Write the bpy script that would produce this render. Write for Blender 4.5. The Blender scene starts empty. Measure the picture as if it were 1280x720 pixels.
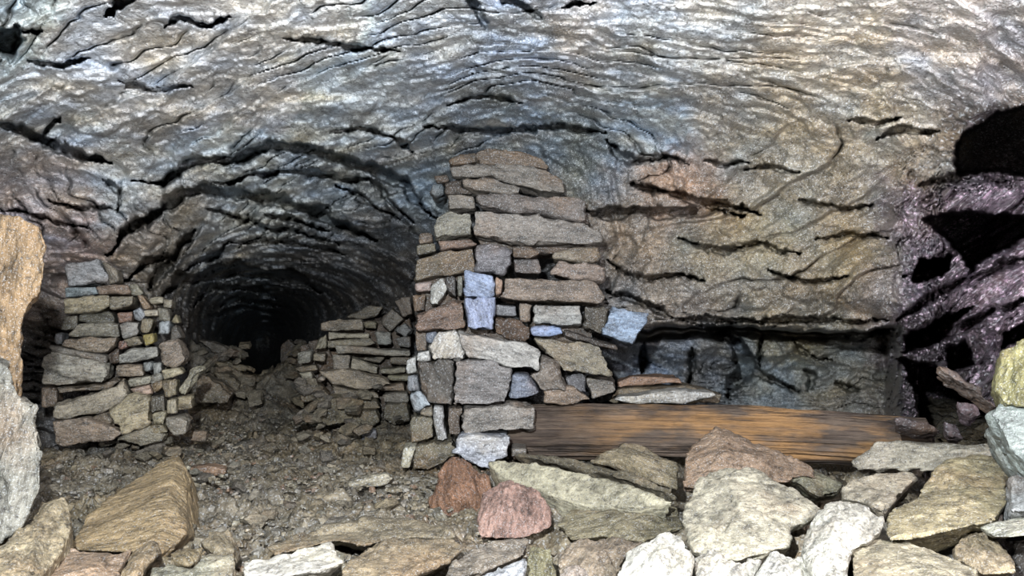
import bpy, bmesh, math, random
import numpy as np
from mathutils import Vector, Matrix

S = bpy.context.scene
COL = S.collection
F, HY, CZ = 900.0, 420.0, 0.755          # focal length in px, horizon row, camera height

def P(px, py, Y):
    return np.array([(px-640.0)/F*Y, Y, CZ-(py-HY)/F*Y])

# ------------------------------------------------------------------ noise
def _h(ix, iy, iz, seed):
    h = (ix*374761393 + iy*668265263 + iz*2147483647 + seed*974634777) & 0xFFFFFFFF
    h = ((h ^ (h >> 13))*1274126177) & 0xFFFFFFFF
    h = ((h ^ (h >> 15))*2246822519) & 0xFFFFFFFF
    return h ^ (h >> 16)
_G = np.array([(1,1,0),(-1,1,0),(1,-1,0),(-1,-1,0),(1,0,1),(-1,0,1),(1,0,-1),(-1,0,-1),
               (0,1,1),(0,-1,1),(0,1,-1),(0,-1,-1),(1,1,0),(0,-1,1),(-1,1,0),(0,-1,-1)], dtype=np.float32)
def pn(p, seed=0):
    p = np.asarray(p, dtype=np.float64)
    i = np.floor(p).astype(np.int64); f = p-i
    u = f*f*f*(f*(f*6-15)+10)
    r = 0
    for dx in (0, 1):
        wx = u[:,0] if dx else 1-u[:,0]
        for dy in (0, 1):
            wy = u[:,1] if dy else 1-u[:,1]
            for dz in (0, 1):
                wz = u[:,2] if dz else 1-u[:,2]
                g = _G[_h(i[:,0]+dx, i[:,1]+dy, i[:,2]+dz, seed) & 15]
                r = r + wx*wy*wz*(g[:,0]*(f[:,0]-dx)+g[:,1]*(f[:,1]-dy)+g[:,2]*(f[:,2]-dz))
    return r
def fbm(p, octv=4, seed=0, gain=.5):
    r = 0; a = 1.0; s = 1.0
    for k in range(octv):
        r = r + a*pn(p*s, seed+k*17); a *= gain; s *= 2.03
    return r
def ridge(p, octv=3, seed=0):
    r = 0; a = 1.0; s = 1.0
    for k in range(octv):
        r = r + a*(1-2*np.abs(pn(p*s, seed+k*31))*1.6); a *= .5; s *= 2.1
    return r
def cells(p, seed=0):
    """distance to nearest and second nearest feature point, and a random value per cell"""
    i0 = np.floor(p).astype(np.int64)
    d1 = np.full(len(p), 9.); d2 = np.full(len(p), 9.); idv = np.zeros(len(p))
    for dx in (-1,0,1):
        for dy in (-1,0,1):
            for dz in (-1,0,1):
                c = i0+np.array((dx,dy,dz)); h = _h(c[:,0],c[:,1],c[:,2],seed)
                q = c+np.stack([(h&1023)/1023., ((h>>10)&1023)/1023., ((h>>20)&1023)/1023.],1)
                d = np.linalg.norm(q-p, axis=1)
                nb = d < d1
                d2 = np.where(nb, d1, np.minimum(d2, d)); idv = np.where(nb, ((h>>5)&255)/255., idv); d1 = np.where(nb, d, d1)
    return d1, d2, idv

def facets(p, seed=0, tilt=1.0):
    """broken-rock relief: each cell of p is a small plane with its own height and slope"""
    i0 = np.floor(p).astype(np.int64); d1 = np.full(len(p), 9.); d2 = np.full(len(p), 9.); val = np.zeros(len(p))
    for dx in (-1,0,1):
        for dy in (-1,0,1):
            for dz in (-1,0,1):
                c = i0+np.array((dx,dy,dz)); h = _h(c[:,0],c[:,1],c[:,2],seed); g = _h(c[:,0],c[:,1],c[:,2],seed+77)
                q = c+np.stack([(h&1023)/1023., ((h>>10)&1023)/1023., ((h>>20)&1023)/1023.],1)
                e = p-q; d = np.linalg.norm(e, axis=1)
                v = ((h>>7)&255)/255.-.5 + tilt*((((g&255)/255.-.5)*e[:,0])+((((g>>8)&255)/255.-.5)*e[:,1])+((((g>>16)&255)/255.-.5)*e[:,2]))*2
                nb = d < d1
                d2 = np.where(nb, d1, np.minimum(d2, d)); val = np.where(nb, v, val); d1 = np.where(nb, d, d1)
    return val*np.clip((d2-d1)*14, .25, 1)

# ------------------------------------------------------------------ materials
class NT:
    def __init__(s, name):
        s.m = bpy.data.materials.new(name); s.m.use_nodes = True
        s.t = s.m.node_tree; s.t.nodes.clear()
    def n(s, typ, **kw):
        nd = s.t.nodes.new(typ)
        for k, v in kw.items():
            if k.startswith('i_'):
                key = k[2:]; key = int(key) if key.isdigit() else key.replace('_', ' ')
                if hasattr(v, 'is_output') or isinstance(v, bpy.types.NodeSocket): s.t.links.new(v, nd.inputs[key])
                else: nd.inputs[key].default_value = v
            else: setattr(nd, k, v)
        return nd
    def math(s, op, a, b=0.0, clamp=False):
        nd = s.t.nodes.new('ShaderNodeMath'); nd.operation = op; nd.use_clamp = clamp
        for k, v in ((0, a), (1, b)):
            if isinstance(v, bpy.types.NodeSocket): s.t.links.new(v, nd.inputs[k])
            else: nd.inputs[k].default_value = v
        return nd.outputs[0]
    def mix(s, f, a, b, mode='MIX'):
        nd = s.t.nodes.new('ShaderNodeMix'); nd.data_type = 'RGBA'; nd.blend_type = mode
        for sock, v in ((nd.inputs[0], f), (nd.inputs[6], a), (nd.inputs[7], b)):
            if isinstance(v, bpy.types.NodeSocket): s.t.links.new(v, sock)
            elif isinstance(v, (int, float)): sock.default_value = v
            else: sock.default_value = (*v[:3], 1)
        return nd.outputs[2]
    def ramp(s, f, a, b):
        nd = s.t.nodes.new('ShaderNodeMapRange'); s.t.links.new(f, nd.inputs[0])
        nd.inputs[1].default_value = a; nd.inputs[2].default_value = b
        return nd.outputs[0]
    def noise(s, vec, scale, detail=4, rough=.55):
        nd = s.t.nodes.new('ShaderNodeTexNoise'); s.t.links.new(vec, nd.inputs['Vector'])
        nd.inputs['Scale'].default_value = scale; nd.inputs['Detail'].default_value = detail; nd.inputs['Roughness'].default_value = rough
        return nd.outputs['Fac']
    def vmul(s, v, k):
        nd = s.t.nodes.new('ShaderNodeVectorMath'); nd.operation = 'MULTIPLY'
        s.t.links.new(v, nd.inputs[0]); nd.inputs[1].default_value = k; return nd.outputs[0]
    def vadd(s, v, w):
        nd = s.t.nodes.new('ShaderNodeVectorMath'); nd.operation = 'ADD'
        s.t.links.new(v, nd.inputs[0]); s.t.links.new(w, nd.inputs[1]); return nd.outputs[0]

ALB = .62
def rock_material(name, shell=False, bump=.75, speck=.55, stretch=(1,1,3.2), stain=(.27,.16,.08), fine=1.0, grain=110.0, lo=.16, con=1.0, bdist=.035, glint=False):
    t = NT(name)
    out = t.n('ShaderNodeOutputMaterial'); bs = t.n('ShaderNodeBsdfPrincipled')
    t.t.links.new(bs.outputs[0], out.inputs[0])
    tc = t.n('ShaderNodeTexCoord')
    if shell:
        geo = tc.outputs['Object']
        att = t.n('ShaderNodeAttribute', attribute_name='tint'); base = att.outputs['Color']
        wet = t.n('ShaderNodeAttribute', attribute_name='wet').outputs['Fac']
        vec0 = geo
    else:
        oi = t.n('ShaderNodeObjectInfo'); base = oi.outputs['Color']
        r = t.math('MULTIPLY', oi.outputs['Random'], 37.0)
        cx = t.n('ShaderNodeCombineXYZ', i_0=r, i_1=r, i_2=r)
        vec0 = t.vadd(tc.outputs['Object'], cx.outputs[0]); wet = None
    vs = t.vmul(vec0, stretch)
    n1 = t.noise(vs, 5.0*fine, 8, .62)
    n2 = t.noise(vs, 28.0*fine, 6, .65)
    n3 = t.noise(vec0, grain, 2, .5)
    n4 = t.noise(vec0, 2.6, 4, .6)
    n5 = t.noise(vec0, 75.0, 3, .6)
    # tonal mottling of the mineral
    k = t.math('ADD', t.math('MULTIPLY', t.ramp(n1, .34, .66), .85), t.math('MULTIPLY', t.ramp(n2, .34, .66), .9))
    k = t.math('MULTIPLY', t.math('ADD', t.math('MULTIPLY', k, con), lo), ALB)
    kk = t.n('ShaderNodeCombineXYZ', i_0=k, i_1=k, i_2=k)
    col = t.mix(1.0, base, kk.outputs[0], 'MULTIPLY')
    st = t.math('MULTIPLY', t.ramp(n4, .52, .70), .5)
    col = t.mix(st, col, t.mix(1.0, stain, kk.outputs[0], 'MULTIPLY'))
    # dark grains and pale mica flakes
    col = t.mix(t.math('MULTIPLY', t.ramp(n5, .46, .33), .6), col, (.035,.03,.028))
    pale = t.mix(.55, col, (.80,.86,.92))
    col = t.mix(t.math('MULTIPLY', t.ramp(n3, .56, .66), speck), col, pale)
    t.t.links.new(col, bs.inputs['Base Color'])
    rg = t.math('ADD', t.math('MULTIPLY', n2, .45), .30)
    if shell:
        rg = t.math('SUBTRACT', rg, t.math('MULTIPLY', wet, .22), True)
        t.t.links.new(t.math('MULTIPLY', t.ramp(wet, .5, 1.0), 1.0), bs.inputs['Coat Weight']); bs.inputs['Coat Roughness'].default_value = .28
        bs.inputs['Coat Tint'].default_value = (1,.94,.98,1)
    t.t.links.new(rg, bs.inputs['Roughness'])
    bs.inputs['Specular IOR Level'].default_value = .5 if shell or speck > .4 else .25
    if glint:            # highlights of the wet rock put in as pale metallic flecks
        gm = t.math('MULTIPLY', t.ramp(t.noise(vs, 34.0, 3, .6), .50, .60), t.math('MULTIPLY', t.ramp(n2, .40, .55), t.ramp(wet, .5, .95)))
        t.t.links.new(gm, bs.inputs['Metallic'])
        t.t.links.new(t.mix(gm, col, (.92,.80,.90)), bs.inputs['Base Color'])
    hb = t.math('ADD', t.math('MULTIPLY', n1, .5), t.math('ADD', t.math('MULTIPLY', n2, .35), t.math('MULTIPLY', n5, .12)))
    hb = t.math('ADD', hb, t.math('MULTIPLY', n3, .035))
    bp = t.n('ShaderNodeBump', i_Strength=bump, i_Distance=bdist, i_Height=hb)
    t.t.links.new(bp.outputs[0], bs.inputs['Normal'])
    return t.m

def mesh_from(name, V, Fc):
    me = bpy.data.meshes.new(name)
    me.from_pydata([tuple(v) for v in V], [], [tuple(f) for f in Fc]); me.update()
    return me

def grid_mesh(name, V, nx, ny, keep=None):
    """fast quad grid; V is (ny*nx,3)"""
    a = np.arange(nx*ny).reshape(ny, nx)
    q = np.stack([a[:-1,:-1], a[1:,:-1], a[1:,1:], a[:-1,1:]], -1).reshape(-1, 4)
    if keep is not None: q = q[keep]
    used = np.unique(q); m = np.full(nx*ny, -1); m[used] = np.arange(len(used)); q = m[q]
    me = bpy.data.meshes.new(name)
    me.vertices.add(len(used)); me.vertices.foreach_set('co', V[used].astype(np.float32).ravel())
    me.loops.add(q.size); me.loops.foreach_set('vertex_index', q.ravel().astype(np.int32))
    me.polygons.add(len(q)); me.polygons.foreach_set('loop_start', np.arange(0, q.size, 4, dtype=np.int32))
    me.update(calc_edges=True); me.validate()
    me.polygons.foreach_set('use_smooth', np.ones(len(q), dtype=bool))
    return me, used

def link(name, me, mat, parent=None):
    o = bpy.data.objects.new(name, me); COL.objects.link(o)
    if mat: me.materials.append(mat)
    if parent: o.parent = parent
    return o

# ------------------------------------------------------------------ stones
ROCK = rock_material('slate_stone', speck=.45, grain=165.)
PALE = rock_material('pale_quartz_stone', speck=.8, bump=.6, stain=(.42,.33,.16))
MATTE = rock_material('dry_weathered_stone', speck=.35, grain=230., bump=.8)
PALEM = rock_material('dry_pale_stone', speck=.4, grain=230., bump=.8, stain=(.42,.36,.2))
ROUGH = rock_material('rough_earthy_stone', bump=1.0, stretch=(1,1,1.3), speck=.3)
_tmp_ob = bpy.data.objects.new('remesh_work', bpy.data.meshes.new('remesh_work'))
COL.objects.link(_tmp_ob)
_seed = [100]

def ray_ext(poly, e, k=.85):
    cx = sum(p[0] for p in poly)/len(poly)
    return (e[0]+e[1]*(cx-640)/F*k, e[1], e[2])

def stone(label, col, poly, Y, T=.42, tilt=(0., 0.), ap=None, bulge=.015, ext=None, kind='edge', name='stone_block',
          cat='stone', group=None, mat=None, vox=None, amp=1.0, back=.93, shrink=.15, ang=None):
    """poly: outline in px; Y: depth at the outline's middle; tilt: metres of depth per 100 px right/down.
    ext: extrusion vector giving the stone its body; ap: point of the face that stands proud by `bulge`."""
    _seed[0] += 1; sd = _seed[0]; rnd = random.Random(sd)
    pl = np.array(poly, float); c = pl.mean(0)
    # real stones never share an edge: pull the outline in a little
    d = c-pl; L = np.linalg.norm(d, axis=1, keepdims=True); pl = pl+d/np.maximum(L, 1)*shrink
    # ragged outline
    pts = []
    n = len(pl)
    for i in range(n):
        a, b = pl[i], pl[(i+1) % n]; e = b-a; le = np.linalg.norm(e); m = max(1, int(le/14))
        nrm = np.array([-e[1], e[0]])/max(le, 1e-6)
        for j in range(m):
            t = j/m; q = a+e*t
            if j: q = q+nrm*rnd.uniform(-1, 1)*min(1.5, le*.04)*amp
            pts.append(q)
    pl = np.array(pts)
    dep = Y+(pl[:,0]-c[0])/100*tilt[0]+(pl[:,1]-c[1])/100*tilt[1]
    front = np.array([P(x, y, Yd) for (x, y), Yd in zip(pl, dep)])
    apx = np.array(ap if ap is not None else c, float)
    Ya = Y+(apx[0]-c[0])/100*tilt[0]+(apx[1]-c[1])/100*tilt[1]-bulge
    A = P(apx[0], apx[1], Ya)
    E = np.array(ext if ext is not None else (0, T, 0), float)
    bc = A+np.array((0,bulge,0))+E
    backr = bc+(front+E-bc)*back
    n = len(front)
    V = np.vstack([front, backr, [A], [bc]])
    Fc = []
    for i in range(n):
        j = (i+1) % n
        Fc += [(i, j, n+j, n+i), (2*n, j, i), (2*n+1, n+i, n+j)]
    # local frame
    cen = front.mean(0)
    u, s_, vt = np.linalg.svd(front-cen)
    X = vt[0]; N = vt[2]
    if ang is not None:
        X = np.array([math.cos(ang), 0, math.sin(ang)]); X -= N*X.dot(N)
    X /= np.linalg.norm(X)
    if X[0] < 0: X = -X
    if kind == 'edge': Zx = np.cross(X, N)
    else: Zx = N.copy()
    if Zx[2] < 0: Zx = -Zx
    Yx = np.cross(Zx, X); M = np.stack([X, Yx, Zx], 1)     # columns
    Vl = (V-cen) @ M
    me = mesh_from('s', Vl, Fc)
    bm = bmesh.new(); bm.from_mesh(me); bmesh.ops.recalc_face_normals(bm, faces=bm.faces[:]); bm.to_mesh(me); bm.free()
    if vox is None: vox = max(.0055, min(.013, .0031*Y))
    _tmp_ob.data = me; _tmp_ob.modifiers.clear()
    md = _tmp_ob.modifiers.new('r', 'REMESH'); md.mode = 'VOXEL'; md.voxel_size = vox; md.use_smooth_shade = True
    dg = bpy.context.evaluated_depsgraph_get(); dg.update()
    ev = _tmp_ob.evaluated_get(dg)
    m2 = bpy.data.meshes.new_from_object(ev, depsgraph=dg)
    nv = len(m2.vertices); co = np.empty(nv*3, np.float32); m2.vertices.foreach_get('co', co); co = co.reshape(-1, 3).astype(float)
    no = np.empty(nv*3, np.float32); m2.vertices.foreach_get('normal', no); no = no.reshape(-1, 3).astype(float)
    size = max(.03, min(.35, float(np.sort(front.max(0)-front.min(0))[1])))
    k = amp*min(1, size/.16)
    q = co+sd*3.7
    qs = q*np.array([1, 1, 4.0])
    disp = .008*k*fbm(q*4.5, 2, sd)
    an = np.array([1, 1, 2.6]) if kind == 'edge' else np.array([1, 1, 1.2])
    disp += .013*k*facets(q*5.5*an, sd, 1.1)
    disp += .0055*k*facets(q*15*an, sd+2, 1.2)
    disp += .0022*amp*facets(q*42*an, sd+4, 1.2)
    lay = np.sin((co[:,2]+.012*fbm(q*5, 2, sd+3))*2*math.pi/.031)     # lamination
    side = np.clip(1-np.abs(no[:,2])*1.3,0,1)
    disp += (.0016 if kind == 'edge' and bulge < .03 else 0)*k*lay*side*np.clip(fbm(q*3, 2, sd+6)*2+.5, 0, 1)
    disp -= .002*k
    co = co+no*disp[:,None]
    m2.vertices.foreach_set('co', co.astype(np.float32).ravel())
    m2.polygons.foreach_set('use_smooth', np.ones(len(m2.polygons), dtype=bool)); m2.update()
    m2.name = name; m2.materials.clear()
    o = link(name, m2, mat or ROCK)
    o.matrix_world = Matrix([[*M[0], cen[0]], [*M[1], cen[1]], [*M[2], cen[2]], [0, 0, 0, 1]])
    v = rnd.uniform(.93, 1.07)
    o.color = (col[0]*v, col[1]*v, col[2]*v, 1)
    o['label'] = label; o['category'] = cat
    if group: o['group'] = group
    bpy.data.meshes.remove(me) if False else None
    return o
# ================================================================== the rock shell
# fissures in the bedrock: (width px, depth m, points)
CR = [
 (4.0,.22,[(165,225),(203,229),(225,210),(240,204),(292,199),(319,191),(337,183),(375,184),(412,194),(450,206),(480,218),(509,229),(513,244),(531,262),(548,275)]),
 (2.6,.15,[(262,229),(292,225),(319,217),(352,216),(394,217),(431,225),(461,223),(478,237),(492,257),(520,280)]),
 (4.5,.24,[(135,322),(146,307),(152,291),(172,282),(183,275),(203,262),(225,248),(232,240),(262,239),(322,247),(337,251),(375,259),(397,267),(430,283),(470,300)]),
 (3.2,.18,[(155,352),(169,341),(186,324),(208,322),(219,325),(225,307),(243,288)]),
 (4.2,.20,[(186,361),(202,338),(214,324)]),
 (4.8,.26,[(202,372),(225,352),(247,347),(270,341),(295,334),(315,343),(337,345),(360,347),(380,353),(402,366)]),
 (2.4,.13,[(231,338),(242,330),(270,321),(284,307)]),
 (2.2,.16,[(239,384),(256,367),(267,359),(293,360),(321,362),(346,374)]),
 (1.8,.16,[(273,381),(296,374),(326,379),(352,384)]),
 (1.8,.16,[(262,396),(285,388),(312,385),(340,393)]),
 (4.0,.20,[(-10,152),(0,154),(22,161),(52,172),(75,184),(105,195),(139,204)]),
 (2.6,.14,[(52,169),(62,158),(75,146)]),
 (9.0,.30,[(-10,58),(8,54),(20,46),(22,34)]),
 (2.6,.12,[(26,38),(56,39)]), (2.6,.12,[(34,75),(75,82),(112,72)]),
 (4.5,.18,[(131,19),(142,8),(172,-4)]), (2.8,.14,[(206,34),(225,22),(262,32),(285,21)]),
 (2.2,.12,[(355,48),(401,53),(450,60),(500,63)]), (3.0,.15,[(585,-8),(602,22),(608,37)]),
 (2.6,.12,[(621,-4),(655,8),(677,26)]), (2.4,.12,[(704,8),(741,4)]),
 (2.4,.14,[(530,158),(570,162),(625,164),(700,160),(756,165)]),
 (2.8,.14,[(756,176),(771,195),(797,202),(835,195)]),
 (2.0,.10,[(800,191),(837,195),(860,205)]),
 (3.6,.18,[(788,230),(812,237),(830,240),(875,251),(924,259),(950,268)]),
 (3.8,.20,[(725,264),(761,269),(800,263),(840,267),(900,262),(930,272)]),
 (2.4,.12,[(1096,174),(1130,161),(1175,165)]), (2.0,.1,[(1060,150),(1090,152),(1130,148)]),
 (3.0,.14,[(757,362),(789,376),(812,382),(840,396)]), (2.4,.12,[(761,327),(792,347),(840,343),(880,350)]),
 (2.4,.12,[(840,396),(880,400),(950,401),(1010,398),(1060,404),(1110,399)]),
 (2.0,.10,[(930,214),(960,208),(1000,216)]), (2.0,.10,[(880,200),(905,207),(935,203)]),
 (2.2,.10,[(850,300),(900,312),(950,306),(1000,318)]), (2.0,.10,[(960,340),(1010,352),(1060,345)]),
 (2.0,.10,[(1020,300),(1060,292),(1110,296)]), (2.0,.10,[(1000,250),(1050,262),(1090,258)]),
 (2.6,.12,[(1058,422),(1089,419),(1117,411)]),
 (5.5,.20,[(875,408),(892,413),(920,428),(920,450),(934,456),(920,476),(910,497)]),
 (2.4,.14,[(954,417),(948,456)]), (2.8,.16,[(934,457),(959,473),(999,490)]),
 (2.5,.12,[(1007,464),(1018,473),(1010,487)]), (3.2,.14,[(864,436),(864,473),(858,481)]),
 (3.0,.14,[(805,428),(803,467)]), (1.8,.1,[(1044,478),(1075,488)]), (1.8,.1,[(990,425),(1010,445),(1040,452)]),
 (2.4,.14,[(330,268),(370,276),(410,288)]), (2.0,.12,[(255,262),(290,268),(330,285),(380,292),(420,305)]),
 (2.0,.12,[(285,305),(330,300),(380,305),(430,318)]), (2.0,.12,[(420,232),(450,245),(475,262),(500,275)]),
 (1.8,.10,[(60,250),(110,262),(140,260)]), (1.8,.10,[(0,262),(30,265),(70,278),(110,285)]),
 (1.8,.10,[(130,225),(150,240),(148,262)]), (1.8,.1,[(560,130),(600,120),(650,126)]),
 (2.0,.12,[(410,165),(450,160),(490,170),(515,190)]), (1.8,.1,[(150,100),(190,112),(240,108)]),
 (3.0,.16,[(1130,345),(1170,330),(1215,300),(1285,268)]), (3.4,.16,[(1120,400),(1160,372),(1210,350),(1285,318)]),
 (3.0,.16,[(1150,230),(1190,222),(1240,226),(1285,215)]), (3.4,.16,[(1130,440),(1180,420),(1230,395),(1285,372)]),
]
# depth control points of the shell (px, py, metres)
CT = []
def row(py, *a):
    for px, Y in a: CT.append((px, py, Y))
row(-520, (-520,.9),(0,.95),(640,1.0),(1280,.95),(1800,.9))
row(-250, (-520,1.1),(0,1.35),(640,1.5),(1280,1.35),(1800,1.1))
row(0, (-520,1.3),(-200,1.7),(0,2.0),(320,2.3),(640,2.4),(960,2.25),(1280,2.0),(1500,1.6),(1800,1.2))
row(100, (-520,1.4),(-100,2.1),(0,2.5),(160,2.75),(320,2.95),(480,3.15),(640,3.25),(800,3.1),(960,2.9),(1120,2.7),(1280,2.4),(1500,1.8),(1800,1.3))
row(180, (0,3.05),(100,3.25),(200,3.4),(320,3.6),(420,3.8),(500,3.9),(560,4.02),(640,4.08),(700,4.02),(800,3.8),(900,3.55),(1000,3.35),(1100,3.15),(1200,2.95),(1280,2.8))
row(250, (-520,1.5),(-100,2.9),(0,3.45),(100,3.65),(180,3.85),(250,4.1),(320,4.35),(420,4.6),(500,4.75),(560,4.72),(640,4.5),(720,4.3),(800,4.05),(900,3.85),(1000,3.65),(1100,3.4),(1200,3.1),(1280,2.9),(1500,2.1),(1800,1.4))
row(310, (0,3.8),(80,3.95),(150,4.1),(220,4.4),(280,5.0),(350,5.4),(420,5.5),(490,5.3),(560,5.1),(640,4.9),(760,4.3),(850,3.95),(950,3.8),(1050,3.6),(1120,3.4),(1200,3.1),(1280,2.85))
row(350, (-100,3.6),(0,4.3),(80,4.5),(160,4.5),(220,4.85),(260,6.2),(320,7.2),(380,7.0),(440,6.4),(500,5.9),(560,5.4),(640,5.0),(760,4.4),(850,4.0),(950,3.85),(1050,3.65),(1120,3.4),(1280,2.8))
row(395, (-520,1.6),(-100,3.7),(0,4.4),(100,4.55),(180,4.6),(220,5.2),(250,7.5),(290,11),(330,15),(370,12),(410,8.5),(460,7.0),(510,6.2),(560,5.6),(640,5.0),(760,4.5),(850,4.15),(950,4.0),(1050,3.8),(1110,3.5),(1200,3.1),(1280,2.7),(1500,1.9),(1800,1.3))
row(450, (-100,3.7),(0,4.4),(100,4.5),(180,4.55),(225,5.3),(255,8),(300,15),(330,17),(360,14),(385,8.5),(430,6.3),(500,6.0),(600,5.8),(720,5.6),(800,5.45),(900,5.4),(1000,5.2),(1080,4.8),(1120,4.3),(1200,3.4),(1280,2.7))
row(520, (-520,1.5),(0,4.3),(100,4.4),(200,4.55),(240,5.6),(280,8.5),(330,11),(370,8.5),(430,6.3),(500,6.0),(640,5.7),(800,5.4),(900,5.3),(1000,5.1),(1080,4.7),(1120,4.2),(1200,3.2),(1280,2.6),(1500,1.8),(1800,1.2))
row(640, (-520,1.4),(0,4.2),(200,4.4),(330,7.5),(430,6.0),(640,5.5),(900,5.1),(1080,4.4),(1200,3.2),(1280,2.5),(1500,1.7),(1800,1.1))
# colour of the rock by place, right wall darkened in place of shade: (px, py, rgb, wet)
TP = [
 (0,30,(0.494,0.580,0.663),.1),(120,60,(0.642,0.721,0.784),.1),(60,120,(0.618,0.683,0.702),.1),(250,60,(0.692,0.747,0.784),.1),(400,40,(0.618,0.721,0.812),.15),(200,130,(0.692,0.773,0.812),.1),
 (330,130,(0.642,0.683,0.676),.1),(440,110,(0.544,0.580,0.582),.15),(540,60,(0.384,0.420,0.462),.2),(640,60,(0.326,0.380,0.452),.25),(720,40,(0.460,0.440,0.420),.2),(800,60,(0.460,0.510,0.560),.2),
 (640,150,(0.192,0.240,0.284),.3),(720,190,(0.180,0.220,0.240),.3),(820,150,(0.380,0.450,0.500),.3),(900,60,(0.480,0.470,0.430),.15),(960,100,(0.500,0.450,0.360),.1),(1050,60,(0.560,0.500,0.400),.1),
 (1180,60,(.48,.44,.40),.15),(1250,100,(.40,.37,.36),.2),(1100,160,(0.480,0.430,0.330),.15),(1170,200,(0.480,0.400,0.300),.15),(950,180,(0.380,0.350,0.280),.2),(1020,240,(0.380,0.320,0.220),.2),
 (850,230,(0.420,0.300,0.230),.2),(800,290,(0.340,0.270,0.200),.2),(880,320,(0.300,0.260,0.180),.25),(960,300,(0.360,0.310,0.200),.25),(1050,320,(0.330,0.280,0.180),.3),(1000,380,(0.260,0.220,0.160),.35),
 (850,380,(0.240,0.190,0.140),.2),(1100,370,(0.280,0.240,0.200),.6),(60,230,(0.520,0.455,0.429),.1),(40,290,(0.468,0.403,0.416),.1),(110,300,(0.494,0.377,0.338),.1),(180,300,(0.468,0.390,0.312),.05),
 (200,330,(0.330,0.290,0.230),.05),(150,250,(0.598,0.637,0.650),.1),(220,270,(0.520,0.494,0.442),.1),(300,215,(0.546,0.598,0.611),.15),(400,220,(0.442,0.494,0.520),.2),(330,270,(0.520,0.559,0.546),.2),
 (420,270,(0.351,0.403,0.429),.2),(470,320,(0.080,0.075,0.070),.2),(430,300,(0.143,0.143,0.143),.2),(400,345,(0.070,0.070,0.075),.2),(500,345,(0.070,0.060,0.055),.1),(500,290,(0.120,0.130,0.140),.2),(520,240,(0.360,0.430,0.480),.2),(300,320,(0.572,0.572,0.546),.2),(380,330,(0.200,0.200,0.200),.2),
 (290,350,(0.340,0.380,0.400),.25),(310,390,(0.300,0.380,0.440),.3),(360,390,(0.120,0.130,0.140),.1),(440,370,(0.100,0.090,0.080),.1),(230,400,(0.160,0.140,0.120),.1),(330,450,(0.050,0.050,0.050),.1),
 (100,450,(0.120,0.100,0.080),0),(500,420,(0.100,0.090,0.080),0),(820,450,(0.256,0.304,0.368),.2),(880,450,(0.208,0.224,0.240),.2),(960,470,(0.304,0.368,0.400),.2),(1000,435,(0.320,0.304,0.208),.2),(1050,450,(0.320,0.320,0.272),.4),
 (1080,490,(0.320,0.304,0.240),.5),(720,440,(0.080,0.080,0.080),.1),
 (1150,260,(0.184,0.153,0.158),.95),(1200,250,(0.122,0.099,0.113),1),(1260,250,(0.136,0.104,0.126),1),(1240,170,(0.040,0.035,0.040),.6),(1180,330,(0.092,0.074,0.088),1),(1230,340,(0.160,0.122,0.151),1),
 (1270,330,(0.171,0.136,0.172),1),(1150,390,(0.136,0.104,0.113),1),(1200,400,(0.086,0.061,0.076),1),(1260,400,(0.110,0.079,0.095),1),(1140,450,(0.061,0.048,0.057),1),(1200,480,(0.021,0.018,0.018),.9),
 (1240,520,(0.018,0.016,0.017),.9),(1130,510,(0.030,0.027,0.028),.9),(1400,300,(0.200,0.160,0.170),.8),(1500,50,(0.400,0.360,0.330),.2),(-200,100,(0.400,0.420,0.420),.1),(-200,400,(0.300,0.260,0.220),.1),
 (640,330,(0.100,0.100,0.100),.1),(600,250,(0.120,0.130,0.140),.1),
]
# pockets in the right wall, the topmost cut in place of a cast shadow: centre px, radii px, extra depth m
POCKET = [(6.0,[(1192,220),(1195,177),(1210,160),(1232,148),(1285,128),(1500,120),(1500,218),(1240,219)]),
 (5.0,[(1153,273),(1180,266),(1207,263),(1280,268),(1300,275),(1270,307),(1227,330),(1213,340),(1197,317),(1167,287)]),
 (3.0,[(1140,353),(1150,323),(1187,318),(1188,340),(1160,353)]),
 (2.5,[(1127,420),(1173,397),(1220,380),(1187,413),(1173,430),(1133,437)]),
 (2.5,[(1180,437),(1207,425),(1217,440),(1220,460),(1183,463)]),
 (4.0,[(1120,447),(1157,447),(1240,507),(1300,520),(1300,570),(1107,570),(1112,545),(1147,520),(1133,463)]),
 (.8,[(1253,417),(1285,402),(1285,425),(1253,437)])]

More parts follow.
